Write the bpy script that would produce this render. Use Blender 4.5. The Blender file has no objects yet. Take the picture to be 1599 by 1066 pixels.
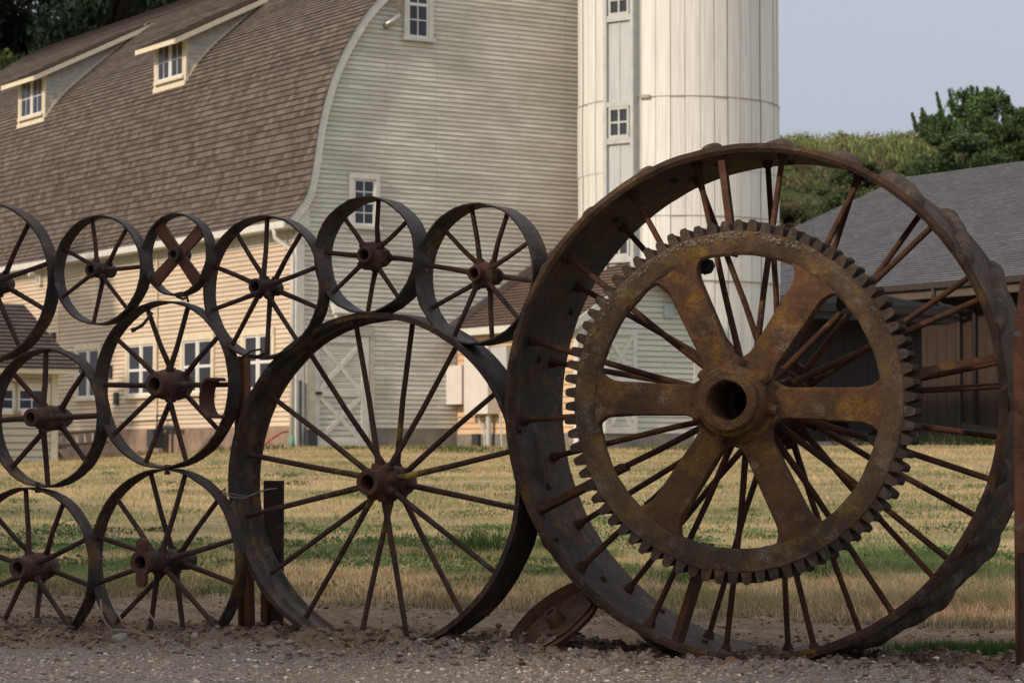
import bpy, math, random
import numpy as np
from mathutils import Vector, Matrix, noise
random.seed(7); rng = np.random.default_rng(11)
scn = bpy.context.scene
COL = scn.collection
PI = math.pi
R_ = math.radians
EYE = 0.84
F = 4000.0
PITCH = math.atan(179/4000)

# ------------------------------------------------------------------ helpers
def ray(px, py, Y):
    """point of the photographed sight line (px,py) where it reaches depth Y"""
    a, b = (px-799.5)/F, (533-py)/F
    d = Vector((a, math.cos(PITCH)-b*math.sin(PITCH), math.sin(PITCH)+b*math.cos(PITCH)))
    d *= Y/d.y
    return Vector((d.x, Y, EYE+d.z))
def hz(py, Y): return ray(799.5, py, Y).z
def tag(o, label=None, cat=None, group=None, kind=None):
    if label: o['label'] = label
    if cat: o['category'] = cat
    if group: o['group'] = group
    if kind: o['kind'] = kind
    return o
def empty(name, loc, label, cat, group=None, rz=0):
    o = bpy.data.objects.new(name, None); COL.objects.link(o)
    o.location = loc; o.rotation_euler = (0, 0, rz); o.empty_display_size = .3
    return tag(o, label, cat, group)
def dress(o, m, parent):
    if m: o.data.materials.append(m)
    COL.objects.link(o)
    if parent: o.parent = parent
    return o
class MB:
    def __init__(s): s.v=[]; s.f=[]; s.uv=[]; s.smooth=False
    def face(s, pts, uvs=None):
        i = len(s.v); s.v += [tuple(p) for p in pts]; s.f.append(tuple(range(i, i+len(pts))))
        s.uv += [tuple(u) for u in uvs] if uvs else [(0, 0)]*len(pts)
    def shared(s, verts, faces):
        i = len(s.v); s.v += [tuple(p) for p in verts]
        for f in faces:
            s.f.append(tuple(k+i for k in f)); s.uv += [(0, 0)]*len(f)
    def box(s, c, U, V, N, u0, u1, v0, v1, n0, n1):
        P = lambda u, v, n: c+U*u+V*v+N*n
        p = [P(u, v, n) for n in (n0, n1) for v in (v0, v1) for u in (u0, u1)]
        q = [(u, v) for n in (n0, n1) for v in (v0, v1) for u in (u0, u1)]
        for f in ((0,1,3,2),(4,6,7,5),(0,4,5,1),(2,3,7,6),(0,2,6,4),(1,5,7,3)):
            s.face([p[k] for k in f], [(q[k][0]+(n0 if f in ((0,2,6,4),(1,5,7,3)) else 0), q[k][1]) for k in f])
    def fbox(s, Fr, *a): s.box(Fr[0], Fr[1], Fr[2], Fr[3], *a)
    def tube(s, pts, rad, n=8, cap=True):
        pts = [Vector(p) for p in pts]; rings=[]
        for i, p in enumerate(pts):
            d = (pts[min(i+1, len(pts)-1)]-pts[max(i-1, 0)]).normalized()
            a = d.cross(Vector((0, 0, 1))) if abs(d.z) < .9 else d.cross(Vector((1, 0, 0)))
            a.normalize(); b = d.cross(a)
            r = rad[i] if isinstance(rad, (list, tuple)) else rad
            rings.append([p+a*(r*math.cos(2*PI*k/n))+b*(r*math.sin(2*PI*k/n)) for k in range(n)])
        V = [q for r in rings for q in r]; Fs=[]
        for i in range(len(rings)-1):
            for k in range(n):
                k2=(k+1)%n; Fs.append((i*n+k, i*n+k2, (i+1)*n+k2, (i+1)*n+k))
        if cap: Fs += [tuple(range(n))[::-1], tuple((len(rings)-1)*n+k for k in range(n))]
        s.shared(V, Fs)
    def lathe(s, prof, n=64, closed=True, wob=0.0, seed=0, c=(0,0,0)):
        """revolve profile (r, y) about local Y"""
        V=[]; m=len(prof)
        for k in range(n):
            a=2*PI*k/n
            for j,(r, y) in enumerate(prof):
                w = wob*noise.noise(Vector((math.cos(a)*3+seed, math.sin(a)*3, y*9+seed))) if wob else 0
                w2 = wob*.6*noise.noise(Vector((math.cos(a)*14+seed, math.sin(a)*14, y*20))) if wob else 0
                q_ = min(1, r/.22); w *= q_; w2 *= q_; rr = r+w+w2
                V.append((c[0]+rr*math.cos(a), c[1]+y+w*.6, c[2]+rr*math.sin(a)))
        Fs=[]
        for k in range(n):
            k2=(k+1)%n
            for j in range(m if closed else m-1):
                j2=(j+1)%m; Fs.append((k*m+j, k2*m+j, k2*m+j2, k*m+j2))
        s.shared(V, Fs)
    def build(s, name, m=None, parent=None, smooth=False, off=None, bevel=0, autosmooth=None):
        me = bpy.data.meshes.new(name)
        v = s.v
        if off is not None: v = [(x-off[0], y-off[1], z-off[2]) for x, y, z in v]
        me.from_pydata(v, [], s.f)
        uvl = me.uv_layers.new(name='UVMap')
        uvl.data.foreach_set('uv', np.array(s.uv, dtype=np.float32).ravel())
        if smooth: me.polygons.foreach_set('use_smooth', [True]*len(me.polygons))
        me.update()
        o = bpy.data.objects.new(name, me); dress(o, m, parent)
        if bevel:
            b = o.modifiers.new('Bevel', 'BEVEL'); b.width = bevel; b.segments = 2; b.limit_method='ANGLE'; b.angle_limit=R_(35)
        if autosmooth:
            try: me.set_sharp_from_angle(angle=R_(autosmooth))
            except Exception: pass
        return o
def fast_mesh(name, v, tris, col=None, m=None, parent=None):
    me = bpy.data.meshes.new(name); v=np.asarray(v, dtype=np.float32); tris=np.asarray(tris, dtype=np.int32)
    k = tris.shape[1]
    me.vertices.add(len(v)); me.vertices.foreach_set('co', v.ravel())
    me.loops.add(tris.size); me.loops.foreach_set('vertex_index', tris.ravel())
    me.polygons.add(len(tris)); me.polygons.foreach_set('loop_start', np.arange(0, tris.size, k, dtype=np.int32))
    me.polygons.foreach_set('loop_total', np.full(len(tris), k, dtype=np.int32))
    if col is not None:
        at = me.color_attributes.new('Col', 'FLOAT_COLOR', 'POINT')
        c = np.ones((len(v), 4), dtype=np.float32); c[:, :3] = col; at.data.foreach_set('color', c.ravel())
    me.update(calc_edges=True); me.validate()
    o = bpy.data.objects.new(name, me); return dress(o, m, parent)

# ------------------------------------------------------------------ materials
class NT:
    def __init__(s, name):
        s.m = bpy.data.materials.new(name); s.m.use_nodes = True; s.t = s.m.node_tree
        s.b = s.t.nodes['Principled BSDF']
    def n(s, typ, ins=None, **at):
        nd = s.t.nodes.new('ShaderNode'+typ)
        for k, v in at.items(): setattr(nd, k, v)
        for k, v in (ins or {}).items(): s.set(nd.inputs[k], v)
        return nd
    def set(s, sock, v):
        if isinstance(v, bpy.types.NodeSocket): s.t.links.new(v, sock)
        elif isinstance(v, (tuple, list)) and len(v) == 3 and sock.type == 'RGBA': sock.default_value = (*v, 1)
        else: sock.default_value = v
    def coord(s, kind='Object'): return s.n('TexCoord').outputs[kind]
    def rcoord(s):
        c = s.coord(); r = s.n('ObjectInfo').outputs['Random']
        m = s.math('MULTIPLY', r, 37.0)
        return s.n('VectorMath', {0: c, 1: s.n('CombineXYZ', {0: m, 1: m, 2: m}).outputs[0]}, operation='ADD').outputs[0]
    def scale(s, v, sc, loc=(0, 0, 0)): return s.n('Mapping', {'Vector': v, 'Scale': sc, 'Location': loc}).outputs[0]
    def noise(s, v, sc, det=4, rough=.55, dist=0): return s.n('TexNoise', {'Vector': v, 'Scale': sc, 'Detail': det, 'Roughness': rough, 'Distortion': dist}).outputs['Fac']
    def math(s, op, a, b=0.0, clamp=False):
        nd = s.n('Math', {0: a, 1: b}, operation=op); nd.use_clamp = clamp; return nd.outputs[0]
    def step(s, f, lo, hi, a=0.0, b=1.0):
        return s.n('MapRange', {'Value': f, 'From Min': lo, 'From Max': hi, 'To Min': a, 'To Max': b}).outputs[0]
    def mix(s, f, a, b, blend='MIX'):
        nd = s.n('Mix', None, data_type='RGBA', blend_type=blend)
        s.set(nd.inputs[0], f); s.set(nd.inputs[6], a); s.set(nd.inputs[7], b); return nd.outputs[2]
    def ramp(s, f, stops):
        nd = s.n('ValToRGB', {0: f}); e = nd.color_ramp.elements
        while len(e) < len(stops): e.new(.5)
        for q, (p, c) in zip(e, stops): q.position = p; q.color = (*c, 1)
        return nd.outputs[0]
    def bump(s, h, st=.4, d=.01, nrm=None):
        ins = {'Height': h, 'Strength': st, 'Distance': d}
        if nrm is not None: ins['Normal'] = nrm
        o = s.n('Bump', ins).outputs[0]; s.set(s.b.inputs['Normal'], o); return o
    def out(s, col, rough=.8, metal=0.0, spec=.3):
        s.set(s.b.inputs['Base Color'], col); s.set(s.b.inputs['Roughness'], rough)
        s.set(s.b.inputs['Metallic'], metal); s.set(s.b.inputs['Specular IOR Level'], spec); return s.m

def rust(name, dark, mid, hot, *a, **k):
    u = lambda c, f: tuple(x*f for x in c)
    return rust_(name, u(dark, 1.25), u(mid, 1.35), u(hot, 1.3), *a, **k)
def rust_(name, dark, mid, hot, gray=.5, yellow=.0, rough=.75, spec=.35, grayc=(.17,.16,.14), yel=(.20,.10,.012), sc=1.0, hotamt=.5, near=0):
    t = NT(name); c = t.rcoord()
    a = t.noise(c, 5*sc, 6, .6); b = t.noise(c, 22*sc, 8, .65); d = t.noise(c, 95*sc, 6, .7)
    col = t.mix(t.step(a, .38, .62), dark, mid)
    col = t.mix(t.math('MULTIPLY', t.step(b, .5, .68), hotamt), col, hot)
    col = t.mix(t.step(d, .56, .72, 0, .55), col, tuple(x*.35 for x in dark))
    if yellow:
        y = t.noise(t.scale(c, (1,1,1), (3.1,7,2)), 6.5*sc, 7, .68)
        y2 = t.math('MULTIPLY', t.step(y, .58-.1*yellow, .70-.06*yellow), t.step(d, .36, .56))
        if near:
            xx_ = t.n('SeparateXYZ', {0: t.coord()}).outputs[0]; y2 = t.math('MULTIPLY', y2, t.math('MULTIPLY', t.step(xx_, near, near*.5), t.step(t.n('ObjectInfo').outputs['Random'], .45, .55)))
        col = t.mix(t.math('MULTIPLY', y2, .85), col, yel)
    if gray:
        g = t.noise(t.scale(c, (1,1,1), (9,1,4)), 11*sc, 9, .72); sp = t.noise(c, 160*sc, 3, .6)
        g2 = t.math('MULTIPLY', t.step(g, .60-.12*gray, .74-.06*gray), t.step(sp, .40, .56))
        col = t.mix(g2, col, grayc)
    h = t.math('ADD', t.math('MULTIPLY', b, .6), t.math('MULTIPLY', d, .5))
    t.bump(h, .8, .016/sc)
    return t.out(col, t.step(b, .3, .7, rough-.12, rough+.12), 0.0, spec)

M_rim = rust('dark_iron_rim', (.013,.009,.008), (.032,.018,.014), (.068,.031,.019), gray=.3, yellow=.2, rough=.56, spec=.38, hotamt=.5)
M_rimred = rust('red_brown_iron_rim', (.013,.009,.008), (.034,.019,.014), (.075,.034,.019), gray=.45, yellow=.55, rough=.66, spec=.35)
M_spoke = rust('rusty_iron_spoke', (.022,.012,.010), (.050,.024,.017), (.090,.040,.022), gray=.1, rough=.8, sc=2)
M_spokeyel = rust('yellow_flecked_iron_spoke', (.026,.014,.011), (.052,.026,.018), (.085,.042,.022), gray=.2, yellow=1.0, near=.34, yel=(.50,.36,.04), rough=.8, sc=2)
M_hub = rust('rusty_cast_hub', (.03,.017,.013), (.065,.032,.022), (.11,.048,.024), gray=.3, yellow=.25, rough=.8, sc=1.6)
M_hubred = rust('red_rust_cast_hub', (.040,.019,.012), (.080,.034,.020), (.12,.050,.024), gray=.15, rough=.8, sc=1.6)
M_hubdark = rust('dark_cast_hub', (.018,.013,.012), (.035,.022,.017), (.07,.034,.02), gray=.35, rough=.75, sc=1.6)
M_big = rust('scaly_iron_tractor_rim', (.016,.010,.008), (.042,.023,.014), (.095,.042,.020), gray=.5, yellow=.4, rough=.85, grayc=(.14,.125,.10))
M_lug = rust('lichen_covered_lug', (.018,.013,.010), (.042,.026,.017), (.11,.048,.024), gray=.75, yellow=.35, rough=.9, grayc=(.16,.15,.135), yel=(.10,.075,.015))
M_bspoke = rust('orange_rust_spoke', (.035,.016,.010), (.070,.029,.015), (.135,.052,.020), gray=.1, yellow=.1, rough=.8, sc=1.5)
M_gear = rust('ochre_lichen_gear', (.040,.022,.012), (.080,.038,.018), (.13,.058,.022), gray=.30, yellow=.95, rough=.85, grayc=(.24,.20,.17), yel=(.25,.13,.018))
M_gring = rust('gray_crusted_gear_ring', (.035,.023,.015), (.070,.042,.024), (.11,.060,.026), gray=.8, yellow=.8, rough=.9, grayc=(.19,.16,.13), yel=(.22,.13,.022))
M_post = rust('rusted_steel_post', (.05,.022,.014), (.12,.048,.024), (.21,.085,.035), gray=.15, yellow=.25, rough=.8)
M_postdark = rust('dark_steel_post', (.018,.010,.009), (.035,.017,.013), (.06,.025,.015), gray=.08, rough=.75)
M_dish = rust('orange_brown_dish', (.040,.021,.013), (.080,.040,.022), (.14,.065,.028), gray=.25, yellow=.1, rough=.85, sc=2)
M_wire = rust('twisted_wire', (.05,.04,.035), (.12,.10,.09), (.2,.17,.15), gray=0, rough=.5)

def siding(name, c1, c2, e, dirt=(.30,.27,.22), dirtamt=.35, warm=None, tint=None, line=.75):
    t = NT(name); uv = t.n('UVMap').outputs[0]
    br = t.n('TexBrick', {'Vector': uv, 'Color1': c1, 'Color2': c2, 'Mortar': tuple(x*.35 for x in c1), 'Scale': 1.0, 'Mortar Size': .006, 'Brick Width': 3.3, 'Row Height': e}, offset=.37, offset_frequency=3, squash=1.0)
    col = br.outputs[0]
    st = t.noise(t.scale(uv, (.5, 9, 1)), 2.2, 6, .65)
    col = t.mix(t.step(st, .38, .70, 0, dirtamt), col, dirt)
    bl = t.noise(t.scale(uv, (.7, 1.3, 1)), .8, 7, .68)
    col = t.mix(t.step(bl, .42, .66, 0, dirtamt*.9), col, tuple(x*.9 for x in dirt))
    fine = t.noise(t.scale(uv, (5, 42, 1)), 3, 5, .7)
    col = t.mix(t.step(fine, .55, .78, 0, .45), col, tuple(x*.55 for x in dirt))
    if warm:
        u0, u1, wc = warm
        su = t.n('SeparateXYZ', {0: uv}).outputs[0]
        nn = t.math('ADD', su, t.step(t.noise(uv, .35, 4, .6), .3, .7, -2, 2))
        col = t.mix(t.step(nn, u0, u1, 0, .8), col, t.mix(.75, col, wc))
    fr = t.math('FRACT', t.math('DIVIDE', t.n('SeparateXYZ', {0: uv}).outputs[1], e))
    ln = t.math('MULTIPLY', t.step(fr, .0, .17, line, 0.0), t.step(t.noise(t.scale(uv, (.8, 3, 1)), 3, 3), .3, .6, .45, 1.0))  # course-bottom line: grime plus the lip's shade painted into the colour
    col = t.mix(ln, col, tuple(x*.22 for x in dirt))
    t.bump(t.math('ADD', fine, t.math('MULTIPLY', st, .6)), .3, .01)
    return t.out(col, .75, 0, .25)
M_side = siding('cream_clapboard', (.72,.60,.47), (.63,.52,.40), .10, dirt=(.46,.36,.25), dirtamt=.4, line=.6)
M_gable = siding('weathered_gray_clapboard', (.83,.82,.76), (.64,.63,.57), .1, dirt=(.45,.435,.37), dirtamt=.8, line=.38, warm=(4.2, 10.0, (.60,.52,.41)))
M_annexside = siding('sun_tinted_clapboard', (.72,.52,.34), (.66,.47,.31), .12, dirt=(.4,.28,.16), dirtamt=.3)  # warm sunlight mixed into the siding colour of the side walls
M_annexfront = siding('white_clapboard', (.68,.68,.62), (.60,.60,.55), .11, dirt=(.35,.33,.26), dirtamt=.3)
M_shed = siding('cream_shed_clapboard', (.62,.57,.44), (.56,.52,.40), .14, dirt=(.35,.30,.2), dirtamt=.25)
def shingle(name, c1, c2, e, bw, mott=.4, blue=None):
    t = NT(name); uv = t.n('UVMap').outputs[0]
    ins = {'Vector': uv, 'Color1': c1, 'Color2': c2, 'Mortar': tuple(x*.35 for x in c1), 'Scale': 1.0, 'Mortar Size': .006, 'Mortar Smooth': .4, 'Brick Width': bw, 'Row Height': e}
    br = t.n('TexBrick', ins, offset=.41, offset_frequency=2).outputs[0]
    ins2 = dict(ins); ins2['Brick Width'] = bw*.61; ins2['Mortar Size'] = 0.0; ins2['Color1'] = (1.12,1.10,1.08); ins2['Color2'] = (.88,.87,.88)
    br2 = t.n('TexBrick', ins2, offset=.63, offset_frequency=3).outputs[0]
    col = t.mix(1.0, br, br2, 'MULTIPLY')
    big = t.noise(uv, .7, 6, .62)
    col = t.mix(t.step(big, .35, .7, 0, mott), col, t.mix(1.0, col, (.62,.60,.60), 'MULTIPLY'))
    st = t.noise(t.scale(uv, (6, .6, 1)), 1.0, 4, .6)
    col = t.mix(t.step(st, .5, .75, 0, .25), col, t.mix(1.0, col, (1.4,1.35,1.3), 'MULTIPLY'))
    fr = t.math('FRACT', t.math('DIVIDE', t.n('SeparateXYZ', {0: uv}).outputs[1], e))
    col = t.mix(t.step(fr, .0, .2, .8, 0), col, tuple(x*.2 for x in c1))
    t.bump(t.noise(uv, 60, 4, .7), .4, .01)
    return t.out(col, .9, 0, .15)
M_roof = shingle('brown_cedar_shingle', (.160,.132,.114), (.088,.072,.063), .145, .2)
M_annexroof = shingle('mossy_brown_shingle', (.15,.105,.085), (.11,.078,.065), .14, .5)
M_grayroof = shingle('gray_asphalt_shingle', (.15,.155,.170), (.105,.11,.125), .15, .35, .3)
M_shedroof = shingle('grayish_brown_shingle', (.115,.095,.088), (.085,.07,.066), .15, .6)

def plain(name, c, rough=.6, var=.15, sc=6, spec=.3, streak=False, metal=0.0):
    t = NT(name); co = t.coord(); v = t.scale(co, (3, 3, .35)) if streak else co
    a = t.noise(v, sc, 6, .65)
    col = t.mix(t.step(a, .35, .72, 0, 1), c, tuple(x*(1-var*2) for x in c))
    sp = t.noise(co, sc*9, 4, .7)
    col = t.mix(t.step(sp, .6, .75, 0, .3), col, tuple(x*.5 for x in c))
    t.bump(sp, .2, .006)
    return t.out(col, rough, metal, spec)
M_brown = plain('brown_panel_siding', (.050,.032,.025), .7, .12, 3, streak=True)
M_brownshade = plain('shaded_brown_panel_siding', (.035,.029,.027), .8, .12, 3, streak=True)  # same siding with the porch shade put into its colour

M_white = plain('white_trim_paint', (.66,.66,.62), .55, .1)
M_cream = plain('cream_trim_paint', (.74,.66,.50), .55, .1)
M_sash = plain('white_window_sash', (.74,.74,.72), .45, .05)
M_graytrim = plain('grayed_trim_paint', (.52,.50,.42), .65, .15)
M_conc = plain('stained_concrete', (.26,.235,.21), .9, .28, 2.0)
M_concwarm = plain('pinkish_stained_concrete', (.34,.25,.19), .9, .25, 2.2)
M_slab = plain('pale_concrete_slab', (.36,.35,.35), .9, .12, 2)
M_boxp = plain('pale_painted_steel', (.70,.66,.62), .4, .05, 3)
M_boxg = plain('gray_painted_steel', (.50,.52,.52), .4, .08, 3)
M_dark = plain('dark_gray_metal', (.05,.055,.06), .5, .15)
M_blk = plain('near_black_iron', (.012,.012,.012), .6, .1)
M_fascia = plain('dark_brown_fascia', (.055,.043,.040), .6, .15)
M_soffit = plain('taupe_fascia_board', (.13,.095,.075), .7, .15)
M_green = plain('green_pipe_boot', (.16,.30,.22), .6, .1)
M_red = plain('faded_red_hose', (.42,.09,.06), .6, .1)
M_wood = plain('old_gray_timber', (.18,.14,.11), .85, .2, 12)
M_bluegray = plain('blue_gray_vent', (.40,.47,.50), .5, .05)
def glass(name, c, rough=.07):
    t = NT(name); a = t.noise(t.coord(), 1.3, 3)
    t.bump(t.noise(t.coord(), 2.0, 2), .05, .02)
    return t.out(t.mix(t.step(a, .4, .6), c, tuple(x*1.8 for x in c)), rough, 0, .7)
M_glass = glass('dark_window_glass', (.010,.013,.018))
M_glass2 = glass('curtained_window_glass', (.010,.010,.012), .25)
def silo_mat():
    t = NT('weathered_white_silo_board'); uv = t.n('UVMap').outputs[0]
    su = t.n('SeparateXYZ', {0: uv})
    cell = t.math('FLOOR', t.math('DIVIDE', su.outputs[0], .30))
    wn = t.n('TexWhiteNoise', {0: t.n('CombineXYZ', {0: cell, 1: 0, 2: 0}).outputs[0]}).outputs['Value']
    col = t.mix(wn, (.80,.79,.75), (.66,.66,.63))
    st = t.noise(t.scale(uv, (9, .25, 1)), 2.0, 6, .6)
    col = t.mix(t.step(st, .44, .72, 0, .75), col, (.50,.50,.46))
    rs_ = t.noise(t.scale(uv, (14, .12, 1)), 1.3, 5, .7); col = t.mix(t.step(rs_, .60, .74, 0, .55), col, (.40,.34,.26))
    bl = t.noise(t.scale(uv, (1.6, .5, 1)), 1.6, 6, .7)
    col = t.mix(t.step(bl, .55, .75, 0, .45), col, (.45,.46,.43))
    fr = t.math('FRACT', t.math('DIVIDE', su.outputs[0], .30))
    gap = t.math('LESS_THAN', fr, .055)
    col = t.mix(t.math('MULTIPLY', gap, .6), col, (.20,.17,.14))
    sp = t.noise(t.scale(uv, (20, 6, 1)), 4, 4, .7)
    col = t.mix(t.step(sp, .64, .74, 0, .5), col, (.3,.27,.22))
    t.bump(t.math('SUBTRACT', st, t.math('MULTIPLY', gap, 1.0)), .4, .015)
    return t.out(col, .7, 0, .25)
M_silo = silo_mat(); M_hoop = plain('dull_iron_hoop', (.44,.40,.34), .7, .2)

def sstep(a, b, x):
    x = min(1, max(0, (x-a)/(b-a))); return x*x*(3-2*x)
def lawnz(x, y):
    z = 0.0
    if y > 12.4:
        z = np.interp(y, [12.4, 16, 30, 52, 60, 75, 95], [0, .05, .44, 1.03, 1.09, 1.22, 1.3])
        z += .05*max(-14, min(0, x+4))*sstep(28, 50, y)
    hill = sstep(0, 1, (y-98)/52)*17.6*sstep(-12, 10, x+ (y-120)*.05)*(1+.04*noise.noise(Vector((x*.06, y*.06, 0)))) if y > 98 else 0
    return z+hill
def gz(x, y):
    z = lawnz(x, y)
    d = y-(10.78-.466*(x-.0))          # distance behind the fence line
    berm = (.045*sstep(.7, .0, x)+.012)*math.exp(-((d-.15)/.55)**2) if -3 < d < 3 else 0
    z += berm
    if y < 30: z += .012*noise.noise(Vector((x*1.3, y*1.3, 3)))
    else: z += .04*noise.noise(Vector((x*.3, y*.3, 3)))
    return z

def ground_mat():
    t = NT('dry_lawn_and_gravel_soil'); geo = t.n('NewGeometry').outputs['Position']
    s3 = t.n('SeparateXYZ', {0: geo}); X, Y = s3.outputs[0], s3.outputs[1]
    # lawn
    n1 = t.noise(t.scale(geo, (.22, .55, .2)), 1.0, 6, .62); n2 = t.noise(t.scale(geo, (1.2, 3.4, 1)), 1.2, 5, .65)
    n3 = t.noise(t.scale(geo, (6, 20, 6)), 1.5, 5, .7)
    straw = t.mix(t.step(n2, .35, .65), (.48,.365,.20), (.35,.27,.145))
    green = t.mix(t.step(n3, .35, .65), (.10,.125,.045), (.17,.18,.065))
    lawn = t.mix(t.step(n1, .42, .58, 0, .75), straw, green)
    lawn = t.mix(t.step(n3, .45, .75, 0, .5), lawn, (.16,.12,.06))
    lawn = t.mix(t.step(t.noise(t.scale(geo, (.9, 2.4, 1), (4, 9, 0)), 1.0, 5, .6), .60, .70, 0, .8), lawn, (.42,.34,.25))
    lawn = t.mix(t.step(t.math('SINE', t.math('ADD', t.math('MULTIPLY', Y, 3.3), t.math('MULTIPLY', n1, 9))), -.2, .9, 0, .12), lawn, (.15,.12,.055))
    # soil
    s1 = t.noise(geo, 5, 8, .7); s2 = t.noise(geo, 45, 6, .7)
    soil = t.mix(t.step(s1, .35, .65), (.13,.092,.066), (.25,.185,.135))
    soil = t.mix(t.step(s2, .45, .7, 0, .7), soil, (.075,.052,.038))
    # gravel
    vo = t.n('TexVoronoi', {'Vector': geo, 'Scale': 75}); vd = vo.outputs['Distance']; vc = vo.outputs['Color']
    g1 = t.mix(t.n('SeparateColor', {0: vc}).outputs[0], (.165,.130,.105), (.39,.32,.265))
    g1 = t.mix(t.step(vd, .3, .75, 0, .8), g1, (.13,.10,.085))
    g1 = t.mix(t.step(s1, .4, .65, 0, .5), g1, (.23,.19,.165))
    nb = t.step(t.noise(geo, 1.7, 5, .6), .3, .7, -.35, .35)
    dl = t.math('ADD', t.math('ADD', Y, t.math('MULTIPLY', X, .33)), nb)
    col = t.mix(t.step(dl, 10.45, 10.8), g1, soil)
    ed = t.math('ADD', t.math('ADD', Y, t.math('MULTIPLY', X, .5)), t.math('MULTIPLY', nb, 1.6))
    col = t.mix(t.step(ed, 13.6, 14.6), col, lawn)
    col = t.mix(t.step(Y, 96, 104), col, (.060,.070,.028))
    t.bump(t.math('ADD', s2, t.math('MULTIPLY', t.math('SUBTRACT', 1.0, vd), .8)), .7, .012)
    return t.out(col, .95, 0, .1)
M_ground = ground_mat()

# ------------------------------------------------------------------ ground sheets
def grid(name, xs, ys, zf, m, kind='structure'):
    nx, ny = len(xs), len(ys)
    v = np.array([(x, y, zf(x, y)) for y in ys for x in xs], dtype=np.float32)
    i = np.arange(nx*ny).reshape(ny, nx)
    q = np.stack([i[:-1,:-1], i[:-1,1:], i[1:,1:], i[1:,:-1]], -1).reshape(-1, 4)
    o = fast_mesh(name, v, q, None, m); o.data.polygons.foreach_set('use_smooth', [True]*len(o.data.polygons))
    o['kind'] = kind; return o
def coarse(x, y):
    z = gz(x, y)
    ins = min(x+4.0, 4.4-x, y-8.7, 16.2-y)
    return z-.07*sstep(0, .35, ins)
xs = np.concatenate([np.linspace(-400, -40, 10), np.arange(-36, -12, 3), np.arange(-12, 16, .8), np.arange(16, 90, 3.5), np.linspace(100, 400, 9)])
ys = np.concatenate([np.linspace(-60, 0, 8), np.arange(2, 20, .45), np.arange(20, 60, 1.6), np.arange(60, 98, 5), np.arange(98, 160, 3), np.linspace(170, 900, 14)])
grid('ground', xs, ys, coarse, M_ground)
def fine(x, y):
    z = gz(x, y)+.004
    d = y-(10.78-.466*x)
    cl = noise.fractal(Vector((x*9, y*9, 1.0)), 1.0, 2.1, 4)
    amp = .012 if d < -.6 else .044*math.exp(-(d/.9)**2)+.016
    soilw = sstep(-.75, -.2, d)
    z += amp*cl*(.35+.65*soilw)
    z += (.012*max(0, noise.noise(Vector((x*28, y*28, 5))))+.007*noise.noise(Vector((x*52, y*52, 8))))*soilw
    return z
grid('gravel_verge', np.arange(-3.9, 4.3, .018), np.arange(8.8, 16.1, .022), fine, M_ground)

# ------------------------------------------------------------------ barn frame
L = Vector((-.542, .840, 0)).normalized(); G = Vector((.840, .542, 0)).normalized(); Z = Vector((0, 0, 1))
C0 = Vector((-4.375, 52.0, 0))
ZB = gz(-4.375, 52)
def B(t, u, z): return C0+L*t+G*u+Z*z
def on_line(px, P, D):
    """parameter s where P + D s is seen at column px"""
    k = (px-799.5)/F*1.0015
    return (k*P.y-P.x)/(D.x-k*D.y)
FS = (C0, L, Z, -G)      # side wall frame: u along L, normal towards the left
FG = (C0, G, Z, -L)      # gable frame
def zat(px, py, P, D):
    s = on_line(px, P, D); return s, hz(py, (P+D*s).y)

def courses(mb, Fr, z0, z1, e, ulim, lift=.018):
    k = 0; z = z0
    while z < z1-.01:
        zt = min(z+e, z1)
        a = ulim(z); b = ulim(zt)
        if a and b and a[1] > a[0]:
            c, U, V, N = Fr
            P = lambda u, zz, n: c+U*u+V*zz+N*n
            mb.face([P(a[0], z, lift), P(a[1], z, lift), P(b[1], zt, .002), P(b[0], zt, .002)],
                    [(a[0], z-z0), (a[1], z-z0), (b[1], zt-z0-1e-4), (b[0], zt-z0-1e-4)])
            mb.face([P(a[0], z, 0), P(a[1], z, 0), P(a[1], z, lift), P(a[0], z, lift)], [(a[0], z-z0+.001)]*4)
        z = zt; k += 1
def prism(mb, poly, D):
    """extrude a polygon (list of Vectors) along vector D"""
    n = len(poly); q = [p+D for p in poly]
    mb.face(poly); mb.face(q[::-1])
    for i in range(n): mb.face([poly[i], poly[(i+1) % n], q[(i+1) % n], q[i]])

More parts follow.
